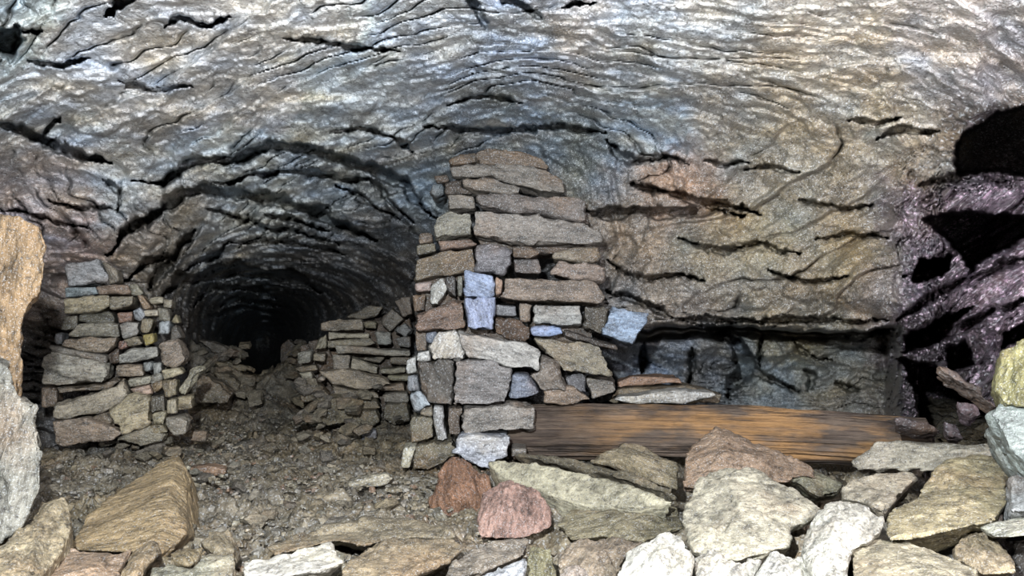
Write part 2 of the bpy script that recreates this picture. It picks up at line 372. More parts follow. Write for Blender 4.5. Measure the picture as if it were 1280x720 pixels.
def build_shell():
    xs = np.concatenate([np.linspace(-520,-22,50), np.arange(-20,1301,1.65), np.linspace(1303,1800,50)])
    ys = np.concatenate([np.linspace(-520,-22,50), np.arange(-20,560,1.65), np.linspace(562,640,14)])
    nx, ny = len(xs), len(ys)
    # thin plate spline of inverse depth, evaluated on a coarse grid
    C = np.array(CT); pc = C[:,:2]/400; w = 1/C[:,2]
    def U(r2): return .5*r2*np.log(np.maximum(r2, 1e-12))
    n = len(C); K = U(((pc[:,None]-pc[None])**2).sum(-1))+np.eye(n)*2e-3
    Pm = np.hstack([np.ones((n,1)), pc]); A = np.block([[K, Pm],[Pm.T, np.zeros((3,3))]])
    sol = np.linalg.solve(A, np.concatenate([w, np.zeros(3)]))
    gx = np.linspace(-520,1800,291); gy = np.linspace(-520,640,146)
    GX, GY = np.meshgrid(gx, gy); g = np.stack([GX.ravel(), GY.ravel()], 1)/400
    val = U(((g[:,None]-pc[None])**2).sum(-1)) @ sol[:n] + sol[n]+g @ sol[n+1:]
    val = val.reshape(GX.shape)
    fx = (xs-gx[0])/(gx[1]-gx[0]); ix = np.clip(fx.astype(int),0,len(gx)-2); tx = fx-ix
    fy = (ys-gy[0])/(gy[1]-gy[0]); iy = np.clip(fy.astype(int),0,len(gy)-2); ty = fy-iy
    r0 = val[iy][:,ix]*(1-tx)+val[iy][:,ix+1]*tx; r1 = val[iy+1][:,ix]*(1-tx)+val[iy+1][:,ix+1]*tx
    inv = r0*(1-ty[:,None])+r1*ty[:,None]
    D = 1/np.clip(inv, 1/18., 1/.7)
    X, Y_ = np.meshgrid(xs, ys)
    px = X.ravel(); py = Y_.ravel(); D = D.ravel()
    uv = np.stack([px/100, py/100, np.zeros_like(px)], 1)
    # the overhanging mass right of the pillar ends in a lip, the wall below stands further back
    lip = 408+6*pn(uv*1.6,5)*2+5*pn(uv*5,6)+np.clip((830-px)/60,0,1)*4
    below = np.clip((py-lip)/4.0, 0, 1)*np.clip((px-700)/50,0,1)*np.clip((1128-px)/22,0,1)
    above = (1-below)*np.clip((px-700)/50,0,1)*np.clip((1128-px)/22,0,1)*np.clip((py-360)/40,0,1)
    D = D*(1-above)+above*np.minimum(D, 4.05-.5*np.clip((px-950)/170,0,1))
    D = D*(1-below)+below*np.maximum(D, 4.95)
    pos = np.stack([(px-640)/F*D, D, CZ-(py-HY)/F*D], 1)
    jag = 30*fbm(uv*2.2,3,97)
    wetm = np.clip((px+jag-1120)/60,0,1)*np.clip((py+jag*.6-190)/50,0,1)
    # bedding and fracture relief, in world space
    deep = np.clip((D-5.5)/5,0,1)
    warp = .05*np.stack([fbm(pos*1.3,3,11), fbm(pos*1.3,3,12), fbm(pos*1.3,3,13)],1)+.012*np.stack([fbm(pos*9,2,14), fbm(pos*9,2,15), fbm(pos*9,2,16)],1)
    q = pos+warp
    bed = q @ np.array([.10,.42,.90])                # dip of the beds
    bed = bed*(1-wetm)+(q @ np.array([-.45,.35,.82]))*wetm
    disp = .075*fbm(pos*1.1,3,21)
    lay = bed/.17+.7*fbm(q*.9,2,31)
    li = np.floor(lay); fr = lay-li
    hh = _h(li.astype(np.int64), (0*li).astype(np.int64), (0*li).astype(np.int64), 3)
    la = (hh & 255)/255.
    patch = np.clip(fbm(q*1.2,3,41)*2.4+.2,0,1)
    step = np.where(fr < .94, fr/.94, (1-fr)/.06)
    disp += (.03+.12*la)*(step-.5)*patch
    lay2 = bed/.05+1.0*fbm(q*2.3,2,33); fr2 = lay2-np.floor(lay2)
    disp += .020*(np.where(fr2<.9, fr2/.9, (1-fr2)/.1)-.5)*np.clip(fbm(q*2.1,2,43)*3,0,1)
    pm = np.clip(fbm(q*1.7,3,47)*4-.1,0,1)*np.clip((1060-px)/120,.1,1)
    disp += .17*pm*np.exp(-((fr2-.93)/.055)**2)+.16*np.clip(fbm(q*1.3,2,48)*4-.5,0,1)*np.exp(-((fr-.955)/.022)**2)
    qb = np.stack([q[:,0]*.8, q[:,1]*.5, bed*1.9],1)
    disp += .075*facets(qb*2.0, 51, 1.2)
    disp += .036*facets(qb*5.7, 52, 1.2)
    disp += .022*facets(qb*14, 53, 1.2)
    disp += .009*facets(qb*33, 54, 1.2)
    disp += .016*fbm(qb*7,4,61,.6)
    # the wet wall is torn into blades
    disp += wetm*(.12*facets(qb*np.array([3.,3.,7.]),71,1.5)+.06*facets(qb*np.array([10.,10.,20.]),72,1.5))
    disp *= np.clip(D/3.4,.45,1.6)
    D = D+disp
    # fissures
    wob = np.stack([fbm(uv*3,3,81),fbm(uv*3,3,82)],1)*4+np.stack([fbm(uv*14,2,83),fbm(uv*14,2,84)],1)*2.2
    qx = px+wob[:,0]; qy = py+wob[:,1]
    wn = 1+.55*fbm(uv*4,2,85)*1.6
    cut = np.zeros_like(D)
    for w, dep, pts in CR:
        p = np.array(pts, float)
        sel = np.where((qx>p[:,0].min()-30)&(qx<p[:,0].max()+30)&(qy>p[:,1].min()-30)&(qy<p[:,1].max()+30))[0]
        best = np.full(len(sel), 99.); along = np.zeros(len(sel)); sgn = np.zeros(len(sel))
        seg = np.linalg.norm(np.diff(p,axis=0),axis=1); tot = seg.sum(); acc = 0
        for i in range(len(p)-1):
            a = p[i]; e = p[i+1]-a; le = seg[i]
            vx = qx[sel]-a[0]; vy = qy[sel]-a[1]
            t = np.clip((vx*e[0]+vy*e[1])/le**2,0,1)
            d = np.hypot(vx-t*e[0], vy-t*e[1]); m = d < best
            best = np.where(m,d,best); along = np.where(m,(acc+t*le)/tot,along); sgn = np.where(m,np.sign(vy-t*e[1]),sgn)
            acc += le
        tap = np.clip(np.minimum(along,1-along)*7,.25,1)
        ww = np.maximum(w*wn[sel]*tap*1.45, 1.2)
        g = np.clip(1.25-(best/ww),0,1)
        c = dep*2.8*np.minimum(1, g*2.2)
        # beds lap over the fissure: the upper lip stands proud, the lower is worn back
        lipd = np.where(sgn<0,-.028,.018)*np.exp(-(best/(w*3.5))**2)*tap
        cut[sel] = np.where(c>np.abs(cut[sel]), c, np.where(cut[sel]<=0.03, lipd+cut[sel], cut[sel]))
    D = D+cut*np.clip(D/3.5,.7,1.8)
    gap = np.exp(-((py-lip-7)/5.5)**2)*np.clip((px-770)/40,0,1)*np.clip((1085-px)/60,0,1)
    D = D+1.1*gap
    for dep, pts in POCKET:
        p = np.array(pts,float); sel = np.where((px>p[:,0].min()-12)&(px<p[:,0].max()+12)&(py>p[:,1].min()-12)&(py<p[:,1].max()+12))[0]
        wx = px[sel]+wob[sel,0]*1.1; wy = py[sel]+wob[sel,1]*1.1; ins = np.zeros(len(sel),bool); dd = np.full(len(sel),99.)
        for a,b in zip(p,np.roll(p,-1,0)):
            e = b-a; t = np.clip(((wx-a[0])*e[0]+(wy-a[1])*e[1])/(e@e),0,1); dd = np.minimum(dd,np.hypot(wx-a[0]-t*e[0],wy-a[1]-t*e[1]))
            ins ^= ((a[1]>wy)!=(b[1]>wy))&(wx<(b[0]-a[0])*(wy-a[1])/(b[1]-a[1]+1e-9)+a[0])
        D[sel] += np.where(ins, dep*np.clip(dd/4,0,1), 0)
    V = np.stack([(px-640)/F*D, D, CZ-(py-HY)/F*D], 1)
    # colour
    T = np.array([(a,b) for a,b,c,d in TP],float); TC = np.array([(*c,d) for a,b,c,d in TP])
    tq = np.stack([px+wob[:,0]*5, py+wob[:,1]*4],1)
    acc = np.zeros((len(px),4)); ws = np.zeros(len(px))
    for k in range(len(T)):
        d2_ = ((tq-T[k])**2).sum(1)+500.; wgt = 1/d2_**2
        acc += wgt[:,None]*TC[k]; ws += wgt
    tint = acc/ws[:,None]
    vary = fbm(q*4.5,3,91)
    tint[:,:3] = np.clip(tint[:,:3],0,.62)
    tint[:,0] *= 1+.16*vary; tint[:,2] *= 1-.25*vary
    rock = rock_material('bedrock_schist', shell=True, bump=1.0, speck=.8, stretch=(1,.5,1.6), stain=(.38,.33,.27), lo=.32, con=.85, grain=150.)
    wetrock = rock_material('wet_shaded_schist', shell=True, bump=1.0, speck=.8, stretch=(1,1,1.7), stain=(.10,.07,.06), lo=.32, con=.85, grain=60., bdist=.07, glint=True)  # near-black tint carries the shade, metallic flecks the highlights
    # split the shell into its surfaces
    a = (xs[:-1]+xs[1:])/2; b = (ys[:-1]+ys[1:])/2
    FX, FY = np.meshgrid(a,b); FX = FX.ravel(); FY = FY.ravel()
    cls = np.zeros(len(FX),int)
    cls[(FY>335)&(FX<232)] = 1
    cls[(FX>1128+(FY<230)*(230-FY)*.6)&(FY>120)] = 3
    cls[(FY>402)&(FX>=232)&(FX<=1128)] = 2
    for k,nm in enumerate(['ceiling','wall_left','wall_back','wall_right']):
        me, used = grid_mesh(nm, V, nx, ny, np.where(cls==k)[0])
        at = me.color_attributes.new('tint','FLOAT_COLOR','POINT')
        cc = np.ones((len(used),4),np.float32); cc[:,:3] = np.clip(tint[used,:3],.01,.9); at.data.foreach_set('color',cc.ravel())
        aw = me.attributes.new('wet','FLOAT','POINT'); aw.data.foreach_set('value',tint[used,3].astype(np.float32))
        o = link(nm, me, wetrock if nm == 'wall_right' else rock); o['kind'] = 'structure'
build_shell()

# ================================================================== floor
def floor_h(x, y):
    z = .045-.05*np.clip((3.4-y)/.6,0,1)
    z = z+.13*np.clip((x-.15)/.8,0,1)*np.clip((3.1-y)/.8,0,1)              # heap at the right front
    z = z+.06*np.clip((y-5)/4,0,1)
    z = z+.05*np.clip((-x-1.4)/.8,0,1)*np.clip((4.4-y)/1.,0,1)
    z = z+.08*np.clip((x+1.4)/.4,0,1)*np.clip((-x+.2)/.5,0,1)*np.clip((y-4.2)/.8,0,1)
    z = z+.60*np.exp(-(((x+2.85)/.55)**2+((y-6.4)/.9)**2))+.55*np.exp(-(((x+2.02)/.24)**2+((y-7.2)/.9)**2))
    return z
def build_floor():
    xs = np.concatenate([np.linspace(-4.5,-3.5,30), np.arange(-3.48,2.6,.009), np.linspace(2.62,4.5,30)])
    ys = [.5]
    while ys[-1] < 12: ys.append(ys[-1]+max(.007, .0030*ys[-1]**1.35))
    ys = np.array(ys); nx, ny = len(xs), len(ys)
    X, Y = np.meshgrid(xs,ys); x = X.ravel(); y = Y.ravel()
    z = floor_h(x,y); p = np.stack([x,y,z],1)
    q = p+.05*np.stack([fbm(p*3,2,1),fbm(p*3,2,2),0*x],1)
    z = z+.045*fbm(q*1.6,3,5)
    for sc,am,s in ((4.5,.040,7),(11,.026,8),(24,.013,9),(50,.006,10)):
        z = z+am*facets(q*np.array([sc,sc*1.7,sc*.2]),s,1.3)
    z = z+.006*fbm(p*30,3,15)
    V = np.stack([x,y,z],1)
    me, used = grid_mesh('floor', V, nx, ny)
    c = np.ones((len(used),4),np.float32); n = fbm(q*2,3,19)[:,None]; n2 = fbm(q*9,2,23)[:,None]
    base = np.array([.25,.215,.155])*(1+.3*n2)+np.array([.05,.02,-.02])*n
    c[:,:3] = np.clip(base[used],.02,.8)
    me.color_attributes.new('tint','FLOAT_COLOR','POINT').data.foreach_set('color',c.ravel())
    me.attributes.new('wet','FLOAT','POINT').data.foreach_set('value',np.full(len(used),.15,np.float32))
    o = link('floor', me, rock_material('trodden_mine_floor', shell=True, bump=.9, speck=.4, stretch=(1,1.4,1), stain=(.30,.20,.10)))
    o['kind'] = 'structure'
build_floor()

def build_chips():
    rnd = random.Random(8); V=[]; Fc=[]; 
    chip_c = []
    for k in range(5200):
        y = 1.9+rnd.random()**1.2*4.2; x = (rnd.uniform(60,660)-640)/F*y
        if y > 4.3: x = rnd.uniform(-2.5,-1.0)
        if y < 3.3 and x > .4: x -= 1.6
        z = float(floor_h(np.array(x),np.array(y)))+.004+rnd.random()*.014
        s = rnd.uniform(.006,.022)*(1 if rnd.random()<.93 else 2.2); asp = rnd.uniform(.4,.9); th = s*rnd.uniform(.15,.5); n = rnd.randint(4,6)
        a0 = rnd.uniform(0,6.28); R = Matrix.Rotation(a0,3,'Z') @ Matrix.Rotation(rnd.gauss(0,.3),3,'X') @ Matrix.Rotation(rnd.gauss(0,.25),3,'Y')
        b = len(V)
        an = sorted(rnd.uniform(0,6.28) for _ in range(n)) if False else [i*6.283/n+rnd.uniform(-.35,.35) for i in range(n)]
        for zz,sc in ((-th,1.0),(th,.82)):
            for t in an:
                r = s*sc*rnd.uniform(.85,1.1); v = R @ Vector((r*math.cos(t), r*asp*math.sin(t), zz)); V.append((x+v.x,y+v.y,z+v.z))
        for i in range(n):
            j=(i+1)%n; Fc.append((b+i,b+j,b+n+j,b+n+i))
        Fc.append(tuple(b+n+i for i in range(n))); Fc.append(tuple(b+i for i in reversed(range(n))))
        t = rnd.random(); cc = (.25,.215,.15) if t<.6 else (.29,.27,.23) if t<.85 else (.36,.33,.25) if t<.95 else (.27,.18,.12)
        f = rnd.uniform(.7,1.25); chip_c += [tuple(q*f for q in cc)+(1,)]*(2*n)
    me = mesh_from('rock_chips', V, Fc)
    me.color_attributes.new('tint','FLOAT_COLOR','POINT').data.foreach_set('color',np.array(chip_c,np.float32).ravel())
    me.attributes.new('wet','FLOAT','POINT').data.foreach_set('value',np.full(len(V),.15,np.float32))
    o = link('rock_chips', me, rock_material('loose_rock_chips', shell=True, bump=.6, speck=.4, stretch=(1,1,1)))
    o['kind']='stuff'; o['label']='fine brown and grey rock chips scattered over the mine floor'; o['category']='gravel'
build_chips()
# ================================================================== stones
def Zm(ox, oy, s, pts): return [(ox+x/s, oy+y/s) for x, y in pts]
K = 3.5556
GB=(.30,.27,.23); GR=(.33,.33,.32); BR=(.22,.165,.115); DB=(.14,.11,.085); BL=(.34,.42,.60); TN=(.40,.34,.25); PG=(.46,.46,.45); OL=(.25,.22,.15); WH=(.66,.66,.63)
PB='stacked stones of the central pillar'
PIL = [ # label, colour, depth, thickness, extra, outline
 ('flat brown capping stone wedged under the roof, topmost of the pillar',BR,4.02,.5,{}, [(594,193),(609,183),(640,187),(677,195),(688,206),(686,214),(640,209),(600,204)]),
 ('small brown stone under the roof at the top left corner of the pillar',BR,4.12,.4,{}, [(560,200),(575,192),(594,191),(597,203),(563,206)]),
 ('broad grey-brown leaf-shaped slab just below the capping stone of the pillar',GB,4.0,.5,{}, [(562,207),(580,204),(615,206),(650,204),(682,212),(706,226),(706,241),(680,241),(648,231),(615,220),(565,221)]),
 ('grey-brown lens-shaped stone sloping down right under the leaf-shaped slab',GB,3.96,.5,{}, [(577,221),(612,221),(649,233),(649,241),(632,244),(592,238),(577,231)]),
 ('dark stub of stone left of the lens-shaped stone near the top of the pillar',DB,4.06,.4,{}, [(555,227),(577,224),(577,232),(591,239),(592,244),(556,243)]),
 ('thin dark stone poking out leftmost near the top of the pillar',DB,4.15,.3,{}, [(541,219),(560,218),(562,228),(545,229)]),
 ('long purplish-brown slab with a square right end, over the longest grey beam stone',(.27,.235,.21),3.97,.5,{}, [(597,242),(649,240),(716,246),(733,250),(733,276),(691,270),(637,264),(600,258),(595,249)]),
 ('short squarish tan stone above the pale left end of the longest beam stone',GB,4.02,.45,{}, [(558,244),(592,245),(596,262),(560,262)]),
 ('longest grey beam-like stone high in the pillar, tapering to its right end',(.32,.29,.255),3.88,.5,{}, [(592,264),(660,267),(728,278),(751,288),(753,302),(733,307),(663,305),(591,294)]),
 ('pale yellowish cracked end stone left of the longest beam stone',(.42,.40,.32),3.9,.45,{}, [(560,264),(590,264),(590,293),(560,295),(543,299),(541,284),(547,270)]),
 ('thin reddish-brown wedge beneath the pale cracked end stone',(.28,.19,.14),3.94,.45,{}, [(547,300),(587,298),(598,305),(593,308),(550,314)]),
 ('little brown cube stone at the left edge above the mossy brown block',BR,3.98,.4,{}, [(524,291),(540,290),(541,303),(523,305)]),
 ('small olive stone at the left edge directly on the mossy brown block',OL,3.96,.4,{}, [(521,306),(545,303),(546,315),(520,320)]),
 ('large mossy brown block at the left edge of the upper pillar',(.22,.19,.13),3.86,.5,{}, [(518,326),(547,316),(593,308),(594,339),(547,346),(518,352)]),
 ('blotchy blue-grey and brown block right of the mossy brown block',(.29,.28,.30),3.84,.5,{}, [(595,308),(621,304),(638,311),(640,328),(629,342),(595,339)]),
 ('dark rounded stone under the middle of the longest beam stone',DB,3.94,.45,{}, [(640,308),(660,305),(675,316),(662,323),(641,322)]),
 ('dark grey block beneath the dark rounded stone, right of the blotchy block',(.20,.19,.19),3.92,.45,{}, [(642,325),(674,323),(677,342),(642,340)]),
 ('tan wedge stone under the right end of the longest beam stone',TN,3.93,.45,{}, [(690,317),(719,308),(747,308),(750,322),(742,328),(705,324),(690,324)]),
 ('pinkish-brown block with a straight right end, under the tan wedge stone',(.37,.29,.235),3.86,.5,{}, [(700,326),(744,330),(756,336),(757,353),(716,350),(688,341)]),
 ('bright blue block at mid height of the pillar, upper of the two in a column',BL,3.72,.5,{}, [(580,338),(618,344),(618,371),(580,371)]),
 ('orange-tan cracked knob of stone right of the upper bright blue block',(.46,.31,.22),3.73,.4,{}, [(619,344),(629,351),(627,366),(619,371)]),
 ('bright blue block with a chipped face, lower of the two in a column',(.37,.43,.62),3.72,.5,{}, [(580,372),(618,372),(617,412),(583,410)]),
 ('long brown slab right of the upper bright blue block',(.34,.27,.21),3.84,.5,{}, [(629,347),(744,351),(757,371),(754,380),(677,376),(621,373),(628,366)]),
 ('small bluish-grey brick right of the lower bright blue block',(.30,.31,.33),3.88,.45,{}, [(618,381),(646,382),(646,396),(618,394)]),
 ('narrow grey stone between the small bluish-grey brick and the pale brick',GB,3.87,.45,{}, [(649,379),(665,380),(664,404),(649,401)]),
 ('pale grey brick-shaped stone in the middle of the pillar',(.44,.45,.43),3.82,.5,{}, [(667,380),(726,382),(729,407),(705,408),(666,404)]),
 ('very small blue slab beneath the pale grey brick-shaped stone',(.32,.42,.66),3.82,.4,{}, [(663,408),(702,409),(704,418),(685,421),(664,418)]),
 ('dark mossy block between the pale brick and the blue block at far right',(.13,.11,.08),3.85,.5,{}, [(730,382),(764,383),(761,399),(751,420),(730,410)]),
 ('tilted bright blue block sticking out at the far right of the pillar',(.35,.46,.62),3.78,.5,{'ang':-.12}, [(765,383),(810,392),(806,407),(792,430),(750,418)]),
 ('thin dark sliver of stone sloping down under the dark mossy block',DB,3.88,.4,{}, [(705,413),(772,432),(772,438),(747,432),(705,421)]),
 ('reddish-brown sloping block left of the lower bright blue block',(.27,.18,.13),3.82,.5,{}, [(519,393),(545,386),(580,374),(583,411),(519,414)]),
 ('dark brown knobbly stone under the small bluish-grey brick',(.18,.125,.09),3.88,.5,{'mat':1}, [(618,396),(649,401),(663,408),(663,424),(643,427),(618,417)]),
 ('little pink and white stone at the left edge beneath the mossy brown block',(.48,.38,.34),3.86,.35,{}, [(518,354),(540,352),(538,363),(519,365)]),
 ('pale upright chip leaning beside two dark chips, left of the upper blue block',(.50,.50,.46),3.82,.35,{'mat':2}, [(540,357),(553,345),(559,362),(547,382),(536,382)]),
 ('dark upright chip leaning left of the upper blue block',(.12,.11,.10),3.81,.35,{}, [(556,345),(569,345),(570,372),(560,366)]),
 ('grey-green upright chip touching the left side of the upper blue block',(.30,.29,.24),3.79,.35,{}, [(571,344),(579,344),(578,371),(572,371)]),
 ('small brown cube at the left edge on the reddish-brown sloping block',BR,3.9,.35,{}, [(514,368),(533,366),(531,388),(518,390)]),
 ('small slate-blue stone over the white quartz stone at left',(.30,.34,.42),3.84,.4,{}, [(532,416),(547,414),(543,430),(532,428)]),
 ('white quartz stone with dark slanting veins at the left of the pillar',(.60,.57,.52),3.76,.45,{'mat':2,'ang':.95}, [(548,414),(570,411),(581,449),(540,451),(535,434)]),
 ('large silvery slab sloping down right, widest pale stone of the pillar',(.50,.49,.46),3.70,.5,{}, [(571,414),(654,431),(677,438),(674,463),(584,448),(575,430)]),
 ('trapezoid tan slab at the right edge below the tilted bright blue block',(.36,.32,.23),3.78,.5,{}, [(663,421),(750,432),(765,470),(704,465),(684,441)]),
 ('smooth grey-brown leaning slab right of the triangular blue stone',(.31,.27,.23),3.72,.4,{'mat':1}, [(677,445),(694,452),(708,489),(679,489),(660,469),(674,464)]),
 ('small white stone at the left edge next to the veined quartz stone',WH,3.78,.35,{'mat':2}, [(521,441),(537,438),(538,451),(521,452)]),
 ('chalky white chip poking out leftmost at mid height of the pillar',WH,3.82,.3,{'mat':2}, [(508,450),(521,445),(521,466),(507,468)]),
 ('large dark pitted block in the left half of the lower pillar',(.20,.185,.165),3.70,.5,{'mat':1}, [(522,453),(567,451),(566,489),(564,507),(536,500),(526,489)]),
 ('large layered grey block with white bands beside the dark pitted block',(.38,.36,.35),3.67,.5,{}, [(569,452),(615,452),(640,461),(637,489),(632,503),(566,508),(567,489)]),
 ('blue-grey triangular stone right of the large layered block',(.27,.31,.40),3.70,.45,{}, [(641,467),(660,467),(675,491),(660,497),(636,499)]),
 ('small blue-grey stone left of the dark pitted block',(.31,.33,.36),3.76,.35,{}, [(510,470),(522,468),(526,488),(510,489)]),
 ('pale blue rounded stone at the left edge below the dark pitted block',(.44,.50,.55),3.70,.35,{}, [(512,492),(525,489),(538,505),(522,515),(514,508)]),
 ('small tan stone under the pale blue rounded stone',TN,3.72,.35,{}, [(526,510),(541,507),(541,521),(526,520)]),
 ('long straight grey slab at the right, resting over the log end',(.39,.36,.32),3.64,.5,{}, [(578,510),(637,505),(670,509),(667,537),(578,544)]),
 ('dark brown block left of the long straight grey slab',(.21,.16,.115),3.66,.45,{}, [(560,509),(578,510),(577,544),(560,546)]),
 ('thin upright pale strip of stone low in the pillar',(.50,.50,.49),3.65,.3,{'ang':1.45,'mat':2}, [(542,508),(554,509),(555,533),(560,549),(547,552),(542,531)]),
 ('olive-brown squarish block at the left edge low in the pillar',OL,3.70,.4,{}, [(514,522),(541,521),(544,548),(511,555)]),
 ('large pale blue-white stone at the foot of the pillar',(.52,.55,.62),3.58,.4,{'mat':2}, [(569,549),(592,544),(637,547),(633,571),(614,578),(613,588),(592,582),(569,568)]),
 ('wide mossy brown stone at the foot of the pillar, left of the blue-white one',(.23,.20,.13),3.62,.45,{}, [(520,556),(567,550),(569,568),(553,582),(536,589),(515,586)]),
 ('cream banded strip standing at the lower left corner of the pillar',(.60,.57,.44),3.60,.25,{'ang':1.2,'mat':2}, [(504,558),(521,558),(511,586),(500,585)]),
 ('small brown chip right of the pale blue-white foot stone',GB,3.6,.3,{}, [(638,560),(659,561),(659,569),(640,571)]),
 ('bluish rock chip between the beam stone layers at the left edge of the pillar top',(.3,.36,.4),4.2,.3,{}, [(541,230),(554,229),(555,243),(546,246),(538,240)]),
]
EXTRA_P = [
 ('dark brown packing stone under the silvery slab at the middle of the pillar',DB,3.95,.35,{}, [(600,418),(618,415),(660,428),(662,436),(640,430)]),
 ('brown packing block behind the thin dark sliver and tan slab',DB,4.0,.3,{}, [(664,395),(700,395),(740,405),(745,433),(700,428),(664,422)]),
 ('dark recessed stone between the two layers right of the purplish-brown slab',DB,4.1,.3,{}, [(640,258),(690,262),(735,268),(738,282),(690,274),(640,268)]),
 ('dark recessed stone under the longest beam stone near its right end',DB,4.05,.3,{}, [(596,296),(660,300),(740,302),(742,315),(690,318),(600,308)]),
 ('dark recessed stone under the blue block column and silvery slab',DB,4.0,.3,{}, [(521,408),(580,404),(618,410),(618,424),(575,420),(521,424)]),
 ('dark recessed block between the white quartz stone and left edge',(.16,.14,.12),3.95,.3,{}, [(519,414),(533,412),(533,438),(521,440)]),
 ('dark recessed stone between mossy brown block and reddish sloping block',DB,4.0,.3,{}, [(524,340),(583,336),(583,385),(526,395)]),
]
MATS = {0:None,1:ROUGH,2:PALE}
def lay(rows, base, dY=0, **kw):
    for lab, col, Y, T, ex, poly in rows:
        ex = dict(ex); m = ex.pop('mat', 0); k2 = dict(kw); k2.update(ex)
        nm = k2.pop('name', base)
        k2.setdefault('ext', ray_ext(poly, (0,T,0), .75)); stone(lab, col, poly, Y+dY, mat=MATS[m], name=nm, **k2)
PIL = [(a,tuple(v*(.72 if max(b)<.45 else .88) for v in b),c,d*(.45 if i < 8 else .75),e,f) for i,(a,b,c,d,e,f) in enumerate(PIL)]
lay(PIL, 'stacked_stone', group=PB)
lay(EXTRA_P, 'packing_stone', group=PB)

# ---- stones and rubble between pillar, log and back wall
MID = [
 ('rusty thin slab lying behind the log just right of the pillar',(.38,.24,.16),4.35,.3,{}, [(770,478),(790,470),(850,472),(854,480),(771,485)]),
 ('sparkling white slab lying along the top of the log',(.60,.59,.55),4.0,.25,{'mat':2}, [(751,498),(796,494),(819,489),(892,489),(900,495),(858,504),(796,505)]),
 ('dark speckled block between the leaning slab and the log',(.15,.15,.16),3.9,.3,{}, [(706,470),(730,467),(732,490),(712,493)]),
 ('tan lump right of the dark speckled block, behind the log',GB,4.0,.3,{}, [(731,472),(768,474),(770,490),(740,500)]),
 ('brown wedge lying against the left end of the log top',(.24,.18,.13),3.75,.3,{}, [(680,488),(714,482),(742,500),(700,507),(678,503)]),
 ('dull brown slab under the white slab behind the log',(.25,.20,.13),4.3,.35,{}, [(770,486),(856,481),(905,493),(900,504),(790,508),(760,502)]),
]
lay(MID, 'flat_stone', group='stones around the log')

